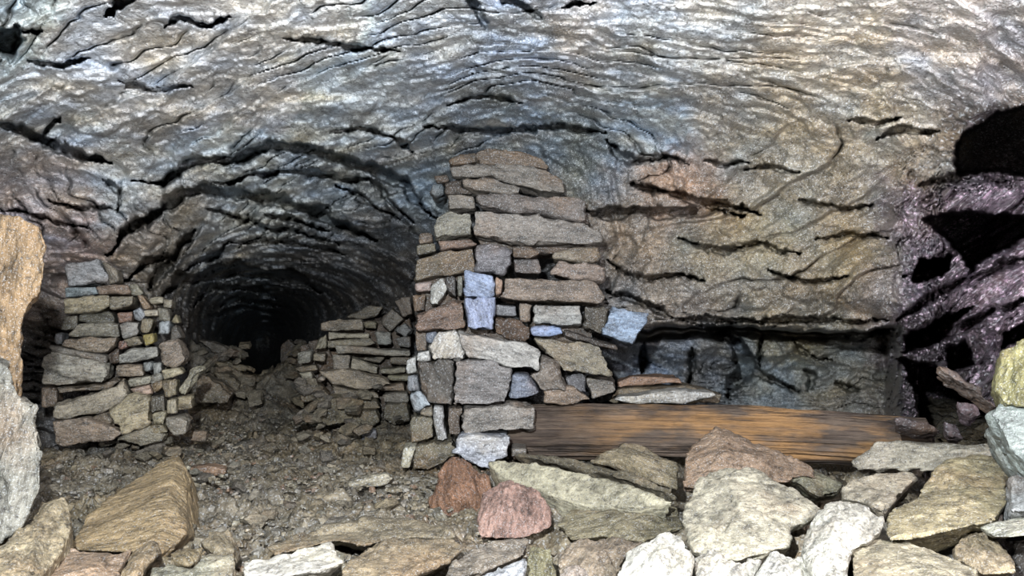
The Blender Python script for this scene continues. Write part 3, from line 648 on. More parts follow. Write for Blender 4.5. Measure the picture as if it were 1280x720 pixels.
# ---- left dry stone wall (crop origin 20,310 scale 3)
def L3(*p): return Zm(20,310,3.0,p)
LW = [
 ('smooth light grey block, topmost of the left dry stone wall',(.36,.37,.38),4.0,.3,{}, L3((185,70),(310,42),(350,112),(345,133),(200,140))),
 ('brownish wedge tucked right of the smooth light grey top block',(.30,.26,.20),4.02,.3,{}, L3((316,42),(378,82),(384,122),(352,133))),
 ('blue-grey thin stone under the left end of the light grey top block',(.28,.34,.36),4.0,.3,{}, L3((182,147),(298,146),(308,172),(186,186))),
 ('long reddish-brown strip under the light grey top block',(.31,.23,.17),4.02,.3,{}, L3((302,144),(420,140),(432,174),(312,172))),
 ('yellow-brown long block in the third course of the left wall',(.38,.33,.22),3.97,.3,{}, L3((180,190),(345,178),(350,212),(300,240),(180,246))),
 ('short rounded tan block right of the yellow-brown long block',(.33,.29,.21),3.99,.3,{}, L3((354,180),(440,180),(430,214),(356,230))),
 ('dark thin ledge stone under the yellow-brown long block',(.17,.16,.12),4.05,.3,{}, L3((235,248),(350,238),(370,268),(360,282),(236,280))),
 ('small dark stone at the left edge under the yellow-brown block',(.15,.135,.10),4.05,.3,{}, L3((170,256),(230,252),(230,305),(172,308))),
 ('greenish-grey flat stone at mid height of the left wall',(.29,.27,.21),3.99,.3,{}, L3((236,286),(380,284),(386,330),(240,334),(190,332))),
 ('brown bulging stone with a blunt right end at mid height of the left wall',(.33,.27,.20),3.95,.3,{}, L3((180,340),(380,334),(366,370),(330,395),(240,384),(168,370))),
 ('thin pale sheet of stone lying on the biggest rounded boulder block',(.30,.28,.24),3.96,.3,{}, L3((130,366),(230,386),(340,402),(335,428),(240,410),(130,392))),
 ('biggest rounded grey block of the left wall, speckled white',(.38,.36,.30),3.9,.3,{}, L3((95,408),(140,392),(250,412),(338,436),(346,480),(320,508),(180,515),(95,512))),
 ('thin brown layer between the biggest rounded block and the sloping slab',(.27,.22,.16),3.95,.3,{}, L3((150,520),(330,514),(346,500),(395,492),(350,528),(160,548))),
 ('long sloping pale slab with a pointed left end in the left wall',(.42,.37,.28),3.86,.3,{}, L3((136,636),(150,590),(350,532),(402,492),(424,552),(330,612),(200,642))),
 ('brown stone at the left edge beside the pointed end of the sloping slab',BR,3.95,.3,{}, L3((95,522),(150,530),(146,590),(100,600))),
 ('large cream-coloured tilted block at the foot of the left wall',(.52,.45,.30),3.82,.3,{}, L3((345,612),(440,552),(496,562),(500,658),(402,694),(366,640))),
 ('small brown stone between the sloping slab and the cream tilted block',(.30,.24,.17),3.9,.3,{}, L3((282,638),(340,614),(368,648),(350,664))),
 ('wide pinkish slab forming the bottom course of the left wall',(.38,.31,.24),3.82,.35,{}, L3((135,652),(262,642),(350,668),(402,698),(360,720),(150,740))),
 ('greyish slab right of the wide pinkish bottom slab',(.30,.27,.20),3.84,.35,{}, L3((405,700),(500,662),(565,700),(548,730),(470,742),(366,724))),
 ('small round blue-grey stone at the left edge of mid height',(.27,.28,.29),4.02,.25,{}, L3((146,320),(174,322),(170,360),(146,358))),
 ('small reddish brick at the join of long and small stones',(.34,.22,.17),4.03,.25,{}, L3((382,246),(434,240),(435,274),(386,280))),
 ('pale blue rounded cobble in the upper small stones of the left wall',(.38,.42,.46),3.98,.22,{}, L3((436,236),(464,226),(482,254),(466,274),(441,266))),
 ('cream flat pebble right of the pale blue cobble',(.52,.46,.36),4.0,.22,{}, L3((478,236),(530,231),(532,254),(482,257))),
 ('pale flat pebble at the top right of the left wall',(.42,.38,.28),4.05,.22,{}, L3((496,186),(548,182),(550,206),(506,210))),
 ('brown upright chip leaning under the fractured roof above the small stones',(.33,.25,.17),4.05,.22,{}, L3((452,176),(472,174),(504,214),(506,228),(476,230))),
 ('pale grey cube at the upper right corner of the left wall',(.38,.36,.28),4.07,.22,{}, L3((553,194),(584,195),(581,226),(552,222))),
 ('white and grey blotched stone among the upper small stones',(.46,.46,.43),3.98,.22,{}, L3((388,286),(420,278),(460,278),(455,322),(402,340))),
 ('brown block right of the white blotched stone',(.29,.25,.17),4.0,.22,{}, L3((468,266),(514,268),(496,316),(470,320))),
 ('bluish-white upright block near the right edge of the left wall',(.40,.44,.46),3.99,.22,{}, L3((534,276),(574,276),(570,322),(534,320))),
 ('mustard yellow cobble in the left wall',(.50,.42,.15),3.97,.22,{}, L3((474,326),(514,320),(516,354),(486,364))),
 ('tan chip left of the mustard yellow cobble',(.36,.31,.22),4.0,.22,{}, L3((404,344),(456,330),(474,360),(420,370))),
 ('large pale ridge-topped stone in the middle of the small stones',(.44,.43,.38),3.92,.25,{}, L3((384,400),(430,382),(526,370),(531,404),(450,426),(386,434))),
 ('largest brown block at the right edge of the left wall',(.32,.26,.20),3.94,.25,{}, L3((540,362),(608,346),(622,372),(636,414),(602,444),(546,444))),
 ('reddish-tan rectangular block under the ridge-topped stone',(.34,.28,.21),3.95,.22,{}, L3((377,440),(470,440),(475,478),(382,482))),
 ('bluish cobble right of the reddish-tan rectangular block',(.36,.40,.40),3.96,.22,{}, L3((477,432),(508,430),(506,458),(482,460))),
 ('grey cobble beside the bluish cobble, under the largest brown block',(.34,.35,.33),3.97,.22,{}, L3((511,432),(544,430),(545,462),(516,480))),
 ('cream long cobble under the largest brown block',(.46,.41,.28),3.92,.22,{}, L3((545,458),(608,450),(625,470),(556,494))),
 ('pale flat stone over the pink wedge',(.44,.42,.33),3.93,.22,{}, L3((415,492),(504,480),(500,508),(424,525))),
 ('pink wedge-shaped stone in the lower left wall',(.50,.37,.29),3.9,.22,{}, L3((428,530),(498,514),(516,545),(480,558),(440,542))),
 ('little brown cobble right of the pink wedge',(.33,.26,.16),3.93,.22,{}, L3((505,512),(545,494),(549,526),(516,550))),
 ('tan upright block right of the little brown cobble',(.38,.33,.22),3.92,.22,{}, L3((551,502),(600,496),(600,550),(562,558))),
 ('long diagonal splinter standing up at the right edge of the left wall',(.40,.37,.27),3.86,.2,{'ang':1.0}, L3((606,530),(668,452),(700,448),(702,462),(676,474),(634,556))),
 ('dark striped upright stone near the foot of the left wall',(.18,.16,.12),3.9,.22,{'ang':1.5}, L3((505,562),(555,552),(560,610),(506,616))),
 ('cream square cobble right of the dark striped stone',(.52,.46,.33),3.88,.22,{}, L3((564,572),(600,566),(604,618),(566,624))),
 ('tan rounded cobble at the right foot of the left wall',(.36,.31,.20),3.88,.22,{}, L3((603,560),(654,556),(660,600),(608,606))),
 ('small cream lump beneath the dark striped stone',(.46,.41,.28),3.86,.22,{}, L3((512,622),(560,616),(550,658),(516,660))),
 ('rounded grey stone with a white rim at the right foot of the left wall',(.34,.31,.25),3.84,.25,{}, L3((566,640),(620,632),(645,652),(640,694),(600,712),(568,680))),
 ('small triangular chip hanging at the right edge by the bluish-white block',(.38,.35,.22),4.04,.2,{}, L3((582,280),(600,246),(612,282))),
 ('narrow dark chip above the largest brown block',(.2,.18,.15),4.05,.2,{}, L3((578,300),(600,288),(626,335),(606,340),(580,345))),
 ('small brown lump at the foot between the cream tilted block and striped stone',(.28,.24,.15),3.85,.22,{}, L3((502,664),(548,662),(566,690),(510,698))),
 ('tiny red pebble beneath the white blotched stone',(.34,.2,.15),4.0,.2,{}, L3((386,352),(414,348),(416,372),(386,382))),
 ('dark brown infill stone behind the small stones left of the ridge-topped one',DB,4.04,.2,{}, L3((344,400),(384,376),(386,430),(352,434))),
 ('small grey stone under the fractured roof beside the upright chip',(.34,.32,.24),4.06,.2,{}, L3((420,140),(452,134),(476,172),(446,178),(432,170))),
 ('grey chip squeezed between the tan cube and cream pebble at top right',(.30,.28,.22),4.06,.2,{}, L3((534,230),(572,228),(575,272),(536,272))),
 ('thin grey chip under the cream long cobble',(.33,.32,.27),3.95,.2,{}, L3((508,484),(540,466),(552,490),(508,508))),
]
lay(LW, 'stacked_stone', group='stones of the left dry stone wall', back=.95, shrink=-.9)

# ---- dry stone wall between tunnel and pillar (crop origin 200,300)
def M3(*p): return Zm(200,300,K,p)
MW = [
 ('long pale slab on the top course of the middle wall beside the tunnel',(.34,.30,.23),5.3,.3,{}, M3((712,370),(760,354),(895,350),(902,400),(720,402))),
 ('dark flat slab above the top course, under the tunnel roof',(.20,.17,.12),5.6,.3,{}, M3((820,345),(930,290),(990,298),(960,340),(900,350))),
 ('brown tilted block near the right end of the middle wall top',(.22,.19,.15),5.4,.3,{}, M3((985,360),(1030,300),(1085,350),(1022,405))),
 ('cream slab in the second course of the middle wall',(.40,.36,.27),5.25,.3,{}, M3((745,408),(930,414),(926,436),(750,442))),
 ('tan slab with a blunt right nose in the third course',(.33,.29,.21),5.22,.3,{}, M3((742,448),(930,438),(962,462),(744,482))),
 ('squarish grey block at the right of the second course',(.32,.33,.30),5.25,.3,{}, M3((962,406),(1024,410),(1026,465),(970,460))),
 ('longest thin slab crossing the whole middle wall',(.35,.32,.26),5.15,.3,{}, M3((780,470),(900,476),(1112,486),(1112,516),(785,508))),
 ('small ring-worn stone beside the long pale top slab',(.30,.26,.17),5.35,.3,{}, M3((904,366),(962,362),(958,392),(908,390))),
 ('upright grey-brown block under the left end of the longest thin slab',(.34,.30,.24),5.2,.3,{}, M3((768,512),(845,514),(840,580),(768,578))),
 ('tan splintered wedge right of the upright grey-brown block',(.37,.33,.25),5.22,.3,{}, M3((850,520),(970,562),(966,596),(850,574))),
 ('small dark slab under the middle of the longest thin slab',(.22,.19,.14),5.3,.3,{}, M3((902,520),(1000,520),(976,548),(900,534))),
 ('brown slab under the right end of the longest thin slab',(.27,.23,.17),5.22,.3,{}, M3((1020,522),(1112,522),(1102,556),(1026,550))),
 ('thin tan slab at right above the pointed large slab',(.33,.30,.22),5.2,.3,{}, M3((976,572),(1090,564),(1090,590),(980,594))),
 ('thin olive slab at right of the pointed large slab',(.32,.29,.19),5.18,.3,{}, M3((1006,602),(1110,600),(1110,628),(1020,624))),
 ('large pointed brown slab low in the middle wall',(.35,.29,.21),5.1,.3,{}, M3((705,584),(870,580),(1000,612),(1024,640),(900,666),(770,640))),
 ('rusty slab under the tip of the pointed large slab',(.35,.27,.19),5.12,.3,{}, M3((960,652),(1080,634),(1092,674),(980,670))),
 ('long low slab beneath the pointed large slab',(.29,.24,.17),5.05,.3,{}, M3((762,646),(960,676),(975,702),(780,692))),
 ('grey block at the left edge of the middle wall facing the tunnel',(.30,.29,.24),5.2,.3,{}, M3((610,502),(674,490),(670,550),(612,552))),
 ('tan cube right of the grey left edge block',(.30,.26,.19),5.22,.3,{}, M3((680,502),(735,506),(730,540),(684,534))),
 ('pale flat chip at the lower left of the middle wall',(.40,.37,.28),5.0,.25,{}, M3((616,592),(668,588),(680,612),(640,622))),
 ('small white chip at the lower left of the middle wall',(.55,.52,.45),4.98,.2,{}, M3((692,626),(716,608),(738,628))),
 ('brown slab under the grey left edge block',(.22,.19,.13),5.15,.3,{}, M3((590,568),(690,556),(702,580),(620,588))),
 ('grey round stone at the right end of the middle wall touching the pillar',(.26,.26,.25),5.2,.3,{}, M3((1046,402),(1088,366),(1120,400),(1090,430))),
 ('dark cube under the grey round stone by the pillar',(.20,.19,.17),5.2,.3,{}, M3((1050,438),(1112,430),(1112,480),(1060,474))),
 ('rough dark lump at the lower left of the middle wall',(.19,.16,.11),4.95,.3,{'mat':1}, M3((622,640),(700,640),(752,690),(740,720),(630,720))),
 ('dark brown stone at the top right of the middle wall touching the pillar',(.18,.15,.12),5.3,.3,{}, M3((1040,268),(1112,250),(1120,328),(1080,340))),
 ('angular tan stone at the left end of the second and third course',(.30,.27,.19),5.25,.3,{}, M3((706,440),(738,420),(738,478),(688,486))),
 ('flat grey slab wedged low beside the pillar',(.31,.28,.23),5.0,.3,{}, M3((985,690),(1100,680),(1104,720),(1000,720))),
 ('olive brown slab at the foot of the middle wall',(.24,.21,.14),4.95,.3,{}, M3((760,700),(960,712),(980,750),(780,745))),
 ('dark rubble stone under the right end of the middle wall beside the pillar',(.17,.15,.11),4.9,.3,{'mat':1}, M3((1000,728),(1100,728),(1104,800),(1040,830),(990,790))),
 ('dark lumpy stone at the centre foot of the middle wall',(.19,.165,.115),4.85,.3,{'mat':1}, M3((850,760),(960,756),(980,810),(900,840),(846,810))),
 ('slate-blue pebble lying at the foot of the middle wall',(.22,.28,.36),4.6,.1,{}, [(450,541),(457,535),(470,538),(472,547),(460,551),(452,548)]),
 ('brown lumpy stone left of the slate-blue pebble',(.21,.18,.12),4.8,.25,{'mat':1}, [(395,500),(425,497),(445,510),(440,530),(410,532),(392,520)]),
]
lay(MW, 'stacked_stone', group='stones of the middle dry stone wall', back=.95, shrink=-.5)
BACKP = [
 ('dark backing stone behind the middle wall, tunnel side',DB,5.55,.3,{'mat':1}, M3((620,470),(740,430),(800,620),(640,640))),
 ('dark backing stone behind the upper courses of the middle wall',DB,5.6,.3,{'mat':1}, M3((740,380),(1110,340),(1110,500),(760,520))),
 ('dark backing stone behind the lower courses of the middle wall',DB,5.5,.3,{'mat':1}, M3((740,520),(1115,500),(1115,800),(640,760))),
]
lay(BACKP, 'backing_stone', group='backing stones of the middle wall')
TUN = [
 ('long thin spoil stone lying in the tunnel mouth on the left',(.16,.14,.11),6.3,.3,{}, M3((160,440),(230,450),(380,515),(380,530),(240,500))),
 ('greenish slab leaning on the spoil inside the tunnel mouth',(.24,.21,.13),6.2,.3,{}, M3((200,520),(270,530),(420,575),(300,590),(250,580))),
 ('dark rounded boulder beside the foot of the left wall',(.20,.175,.13),5.0,.35,{'mat':1}, M3((150,640),(190,600),(270,640),(325,690),(300,730),(150,730))),
 ('dark lump of rock against the right side of the tunnel',(.13,.11,.09),7.0,.4,{'mat':1}, M3((530,470),(570,440),(605,470),(610,560),(570,600),(535,560))),
 ('brown rubble block in the tunnel behind the diagonal splinter',(.19,.16,.11),5.6,.3,{'mat':1}, M3((235,590),(300,590),(360,640),(330,680),(270,640))),
]
lay(TUN, 'spoil_rock', group='spoil rocks inside the tunnel mouth')

# ---- small rubble: a few broken stones, copied and turned
RUB = []
def rubble(label, group, spots, base='rubble_stone'):
    for i, (px, py, Yr, size, col) in enumerate(spots):
        rnd = random.Random(int(px*7+py*13))
        if len(RUB) < 7:
            w = 26*F/2600; pl = [(640+w*3*math.cos(a)*rnd.uniform(.8,1.15), 420+w*1.6*math.sin(a)*rnd.uniform(.75,1.2)) for a in [k*6.283/6+rnd.uniform(-.3,.3) for k in range(6)]]
            o = stone(label, (.2,.2,.2), pl, 2.6, T=.10, mat=MATTE, name=base, group=group, vox=.006, amp=1.2); RUB.append(o)
        else:
            o = RUB[i % 7].copy(); COL.objects.link(o)
        c = P(px, py, Yr); z = float(floor_h(np.array(c[0]), np.array(c[1])))
        if c[2] < z: c[2] = z+.01
        o.matrix_world = Matrix.Translation(Vector(c)) @ Matrix.Rotation(rnd.uniform(0,6.28),4,'Z') @ Matrix.Rotation(rnd.gauss(0,.35),4,'X') @ Matrix.Rotation(rnd.gauss(0,.3),4,'Y') @ Matrix.Scale(size/.16,4)
        f = rnd.uniform(.75,1.2); o.color = (col[0]*f, col[1]*f, col[2]*f, 1)
        o['label'] = label; o['group'] = group; o['category'] = 'stone'
rr = random.Random(4)
def spots(n, x0, x1, y0, y1, d0, d1, s0, s1, cols):
    out = []
    for k in range(n):
        t = (k+rr.random())/n; py = y0+(y1-y0)*t
        out.append((rr.uniform(x0,x1), py, d0+(d1-d0)*t, rr.uniform(s0,s1), cols[rr.randrange(len(cols))]))
    return out
RC = [(.20,.175,.125),(.25,.22,.16),(.17,.15,.12),(.24,.20,.13)]
rubble('small brown rubble stone lying at the foot of the middle dry stone wall','rubble at the foot of the middle wall', spots(34,372,505,478,552,4.98,4.35,.06,.15,RC))
rubble('dark angular rubble stone on the slope at the left side of the tunnel mouth','rubble on the left tunnel slope', spots(26,246,318,432,505,6.3,5.5,.08,.2,RC))
rubble('dark rubble stone heaped against the right side of the tunnel','rubble on the right tunnel side', spots(18,350,392,425,500,6.9,5.6,.07,.18,RC))
rubble('small tan rubble stone lying along the foot of the left dry stone wall','rubble at the foot of the left wall', spots(20,120,262,538,575,4.2,3.75,.05,.12,RC+[(.3,.27,.2)]))
rubble('small flat stone lying loose on the trodden floor in front of the tunnel','loose stones on the floor', spots(30,240,500,556,660,4.2,2.65,.04,.11,RC+[(.32,.30,.24)]))
lay([('cream banded slab fragment lying on the floor left of the pillar foot',(.55,.50,.38),3.35,.08,{'mat':2}, [(434,602),(470,596),(484,592),(492,598),(484,606),(436,612)]),
     ('pale grey flat stone lying on the floor in the tunnel approach',(.36,.34,.29),4.4,.1,{}, [(322,577),(334,568),(368,566),(372,571),(348,580),(326,583)]),
     ('reddish flat stone lying behind the ochre-streaked pointed rock',(.34,.22,.14),3.6,.1,{}, [(236,584),(262,582),(283,586),(284,593),(270,597),(238,592)])], 'flat_stone', group='flat stones on the floor')
# ================================================================== foreground stones, log
def gy(py, z=.1): return (CZ-z)*F/(py-HY)
FG='loose rocks of the foreground'
# (label, colour, depth, tilt(right,down per 100px), thickness vector, opts, outline)
FR = [
 ('long thin pale slab lying slanted from the pillar foot towards the right',(.46,.43,.31),2.85,(-.16,-.35),(0,.10,-.20),{'kind':'face','bulge':.004,'amp':.5}, [(608,576),(642,574),(712,588),(790,606),(845,628),(800,634),(740,634),(704,625),(656,606),(622,594)]),
 ('dark rear edge slab lying behind the long thin pale slab',(.22,.19,.13),3.1,(-.4,-.2),(0,.2,-.1),{}, [(640,568),(659,566),(712,572),(790,590),(838,608),(845,624),(790,604),(712,586),(650,573)]),
 ('green-brown pyramid-topped rock in front of the log, left of the tall peaked rock',(.30,.25,.16),2.95,(-.1,-.3),(0,.35,-.1),{'ap':(790,572),'bulge':.09}, [(735,577),(780,554),(798,555),(847,579),(847,612),(825,608),(783,592)]),
 ('tall brown peaked rock in front of the middle of the log',(.36,.26,.18),2.75,(.05,-.25),(.02,.4,-.12),{'ap':(905,570),'bulge':.13}, [(894,531),(915,539),(962,560),(1014,583),(1022,598),(960,606),(900,614),(852,612),(856,567)]),
 ('biggest pale flat-faced boulder of the foreground, right of centre',(.56,.52,.40),2.25,(-.08,-.45),(.02,.35,-.2),{'ap':(925,625),'bulge':.08,'kind':'face'}, [(852,640),(866,604),(890,585),(910,582),(955,589),(992,608),(1025,635),(1020,643),(988,658),(988,682),(922,702),(866,690)]),
 ('greenish fragment wedged between the peaked rock and the log',(.30,.29,.20),2.8,(.1,-.3),(0,.25,-.1),{'ap':(1010,596),'bulge':.05}, [(962,588),(999,578),(1018,588),(1055,605),(1050,617),(1024,622),(996,604)]),
 ('long grey slab with a notched left end on top of the right-hand heap',(.38,.35,.28),2.55,(-.15,-.1),(.02,.3,-.05),{}, [(1066,576),(1085,564),(1094,552),(1150,551),(1230,554),(1265,558),(1250,575),(1160,590),(1070,590)]),
 ('grey rounded-corner slab under the notched long slab',(.42,.38,.29),2.35,(-.1,-.5),(0,.22,-.12),{'kind':'face'}, [(1052,610),(1063,600),(1094,592),(1142,590),(1148,597),(1116,627),(1104,641),(1080,628),(1053,623)]),
 ('very large flat plate of ochre-green rock at the right',(.36,.31,.19),2.02,(-.10,-.50),(.02,.14,-.10),{'kind':'face'}, [(1103,666),(1111,641),(1142,624),(1153,604),(1179,585),(1212,566),(1255,568),(1260,593),(1258,630),(1246,649),(1200,661),(1145,671),(1111,675)]),
 ('knobbly white rock with dark pits at the lower right',(.66,.64,.55),1.88,(-.05,-.40),(0,.25,-.15),{'ap':(1040,655),'bulge':.06,'mat':1}, [(1002,672),(1013,646),(1030,630),(1055,624),(1080,628),(1106,645),(1100,666),(1068,689),(1062,725),(1027,728),(1010,700)]),
 ('wide beige boulder along the bottom edge at the right',(.50,.45,.32),1.72,(-.05,-.55),(0,.25,-.2),{'ap':(1120,690),'bulge':.04,'kind':'face'}, [(1066,674),(1134,674),(1172,688),(1226,714),(1240,745),(1062,745),(1064,692)]),
 ('smooth tan rock leaning out from under the large flat plate',(.46,.38,.25),1.8,(-.05,-.45),(0,.2,-.12),{'ap':(1225,688),'bulge':.03}, [(1190,686),(1201,668),(1224,663),(1257,689),(1270,706),(1263,716),(1229,718),(1196,700)]),
 ('white lozenge of rock at the bottom edge left of the knobbly rock',(.70,.69,.62),1.78,(0,-.4),(0,.2,-.12),{'mat':2}, [(940,735),(965,693),(985,691),(1013,703),(1026,735)]),
 ('bright white egg-shaped rock at the bottom edge below centre right',(.68,.66,.58),1.85,(0,-.4),(0,.25,-.15),{'ap':(820,695),'bulge':.06,'mat':2}, [(769,716),(785,689),(833,663),(853,677),(866,700),(862,740),(765,740)]),
 ('small white broken rock between the egg-shaped rock and the biggest boulder',(.66,.63,.55),1.9,(0,-.4),(0,.2,-.12),{'ap':(900,700),'bulge':.04,'mat':2}, [(866,692),(892,684),(924,704),(952,700),(940,740),(866,740)]),
 ('brown rounded boulder left of the egg-shaped white rock',(.31,.25,.18),2.05,(0,-.5),(0,.25,-.15),{'ap':(740,690),'bulge':.06}, [(696,690),(712,678),(757,672),(805,677),(782,698),(766,740),(696,740)]),
 ('little pale stone at the bottom edge in front of the brown rounded boulder',(.50,.47,.43),1.8,(0,-.3),(0,.12,-.1),{'ap':(718,722),'bulge':.03}, [(698,724),(706,708),(722,704),(737,714),(742,740),(698,740)]),
 ('greenish upright block at the bottom edge left of the brown boulder',(.24,.22,.13),2.0,(0,-.3),(0,.22,-.1),{}, [(655,716),(664,682),(692,684),(695,740),(652,740)]),
 ('olive rock in the shadow below the long thin pale slab',(.25,.22,.14),2.6,(0,-.5),(0,.3,-.15),{'ap':(770,645),'bulge':.05}, [(696,656),(712,636),(745,635),(800,636),(846,634),(856,660),(830,668),(805,676),(757,671),(714,676)]),
 ('long brown slab low in the centre foreground',(.30,.235,.15),2.08,(.0,-.6),(0,.25,-.12),{'kind':'face'}, [(432,704),(457,684),(500,676),(567,672),(584,684),(560,702),(469,738),(418,738)]),
 ('grey-brown slab right of the long brown slab, low centre',(.33,.28,.22),2.02,(.0,-.55),(0,.22,-.12),{'kind':'face'}, [(564,702),(588,686),(620,678),(661,674),(657,694),(600,716),(545,735)]),
 ('silvery blue-white slab at the bottom edge, centre',(.50,.52,.55),1.85,(0,-.4),(0,.15,-.1),{'mat':2}, [(596,722),(656,700),(652,740),(590,740)]),
 ('reddish-brown peaked rock leaning on the foot of the pillar',(.30,.165,.10),3.1,(0,-.2),(0,.3,-.1),{'ap':(570,615),'bulge':.12}, [(564,568),(590,580),(611,594),(622,640),(600,652),(540,652),(534,625),(545,600)]),
 ('pinkish rock right of the reddish-brown peaked rock',(.42,.27,.22),2.7,(0,-.4),(0,.3,-.1),{'ap':(630,630),'bulge':.08}, [(592,650),(602,615),(637,603),(670,612),(690,636),(693,657),(658,673),(600,674)]),
 ('whitish streaked slab lying low left of centre at the bottom',(.55,.52,.46),2.0,(.0,-.5),(0,.16,-.1),{'mat':2,'kind':'face'}, [(303,702),(376,689),(415,678),(421,694),(430,702),(398,714),(320,726),(298,726)]),
 ('small greenish-brown stone left of the whitish streaked slab',(.28,.22,.13),2.0,(0,-.4),(0,.12,-.08),{'ap':(235,696),'bulge':.02}, [(212,690),(225,685),(251,686),(250,697),(238,706),(220,705)]),
 ('tall ochre-streaked pointed rock at the lower left',(.40,.30,.17),2.55,(.0,-.50),(.05,.35,-.15),{'ap':(212,612),'bulge':.13,'ang':.62,'amp':.45}, [(140,618),(180,592),(222,566),(231,585),(234,620),(234,668),(195,700),(150,690),(108,690),(84,684),(108,646)]),
 ('pinkish slanting rock at the bottom below the ochre-streaked pointed rock',(.40,.29,.20),1.95,(0,-.55),(.03,.3,-.15),{'ap':(110,712),'bulge':.05,'kind':'face','ang':.6}, [(84,686),(110,690),(148,692),(166,684),(150,714),(128,745),(32,745),(60,712)]),
 ('speckled ochre block in the bottom left corner under the tall slab',(.46,.38,.25),1.9,(.1,-.5),(0,.3,-.2),{'ap':(50,660),'bulge':.05}, [(-18,690),(28,656),(50,625),(84,619),(90,655),(80,688),(58,712),(30,745),(-18,745)]),
 ('brown chunk at the bottom edge right of the pinkish slanting rock',(.35,.27,.17),2.0,(0,-.4),(0,.2,-.1),{'ap':(178,700),'bulge':.03}, [(143,728),(166,686),(194,673),(202,690),(182,708),(168,740),(140,740)]),
 ('grey-green flat stone at the bottom edge between the chunk and the streaked slab',(.34,.32,.24),1.95,(0,-.5),(0,.15,-.1),{'kind':'face'}, [(190,710),(240,708),(262,690),(290,700),(296,740),(180,740)]),
 ('brown rounded lump in the lower left centre',(.29,.24,.16),2.2,(0,-.5),(0,.2,-.1),{'ap':(275,680),'bulge':.04,'mat':1}, [(250,678),(262,664),(285,662),(296,684),(290,700),(262,692)]),
 ('long brown earth-crusted slab behind the long brown slab',(.27,.225,.15),2.35,(0,-.7),(0,.25,-.1),{'kind':'face','mat':1}, [(330,684),(390,664),(440,652),(520,648),(560,660),(566,671),(500,674),(455,683),(420,676),(340,694)]),
 ('yellow-green rock jutting in at the right edge above the bluish slab',(.25,.235,.11),1.95,(-.1,-.1),(0,.3,-.05),{'ap':(1275,470),'bulge':.05}, [(1252,438),(1290,414),(1330,410),(1330,506),(1255,507),(1243,487)]),
 ('bluish-white wet slab at the right edge under the yellow-green rock',(.28,.32,.30),1.85,(-.1,-.25),(0,.3,-.12),{'kind':'face'}, [(1235,516),(1255,509),(1290,506),(1330,505),(1330,600),(1290,590),(1262,562)]),
 ('wet dark glittering stone at the right edge beside the flat plate',(.30,.31,.31),1.85,(-.1,-.3),(0,.25,-.15),{'mat':1}, [(1262,598),(1290,588),(1330,590),(1330,640),(1262,640)]),
 ('thin pale slab end at the right edge below the flat plate',(.44,.44,.36),1.75,(-.1,-.3),(0,.2,-.05),{}, [(1225,660),(1262,652),(1330,646),(1330,664),(1262,672),(1240,672)]),
 ('dark wet stone filling the gap in the lower right corner',(.10,.09,.08),1.85,(0,-.3),(0,.2,-.1),{'mat':1}, [(1272,680),(1330,670),(1330,740),(1240,740),(1262,720),(1274,708)]),
]
for lab,col,Y,tilt,ext,ex,poly in FR:
    ex = dict(ex); m = ex.pop('mat',0)
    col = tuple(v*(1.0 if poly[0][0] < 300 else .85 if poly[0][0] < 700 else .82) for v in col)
    stone(lab,col,poly,Y,tilt=tilt,ext=ray_ext(poly,ext),mat={0:MATTE,1:MATTE,2:PALEM}[m],name='loose_rock',cat='rock',group=FG,**{'amp':.85,'back':.85,**ex})
# dark wet sticks of rock in the shadow right of the log
WS = [
 ('wet dark splinter in the hollow above the notched long slab',(.12,.10,.105),2.9,[(1118,520),(1160,528),(1178,540),(1150,540),(1120,530)]),
 ('glossy purple-black lump in the hollow right of the log',(.22,.17,.19),2.8,[(1195,502),(1222,504),(1228,518),(1212,526),(1200,516)]),
 ('thin diagonal wet shard leading to the right edge rocks',(.20,.16,.14),2.6,[(1170,456),(1182,460),(1222,482),(1250,508),(1243,510),(1215,490),(1178,466)]),
 ('jagged wet shard below the glossy purple-black lump',(.15,.12,.13),2.7,[(1178,526),(1196,530),(1204,548),(1186,544)]),
]
for lab,col,Y,poly in WS:
    o = stone(lab,col,poly,Y,ext=ray_ext(poly,(0,.12,-.05)),mat=ROUGH,name='rock_splinter',cat='rock',group='wet splinters in the right hollow')
# slab standing on edge at the left, close to the camera
stone('tall brown upright slab rising out of frame at the left edge',(.25,.17,.095),[(-75,262),(-20,266),(25,270),(50,283),(60,305),(56,340),(50,365),(33,392),(27,410),(28,445),(25,470),(27,505),(22,545),(5,700),(-75,700)],2.12,
      ap=(-40,430),ext=(-.17,.20,0),amp=1.1,back=1.0,mat=MATTE,tilt=(.03,.0),name='upright_stone',cat='rock',ang=1.45,bulge=.02,group='upright slabs at the left edge',vox=.008)
stone('grey-white leaning slab standing at the foot of the tall brown upright slab',(.26,.25,.215),[(-75,470),(5,452),(26,506),(33,503),(46,506),(50,540),(55,575),(54,606),(44,634),(24,662),(6,680),(-75,700)],2.0,
      ap=(0,560),ext=(-.15,.18,0),amp=1.1,back=1.0,mat=MATTE,tilt=(.03,-.03),name='upright_stone',cat='rock',ang=1.35,bulge=.02,group='upright slabs at the left edge',vox=.008)

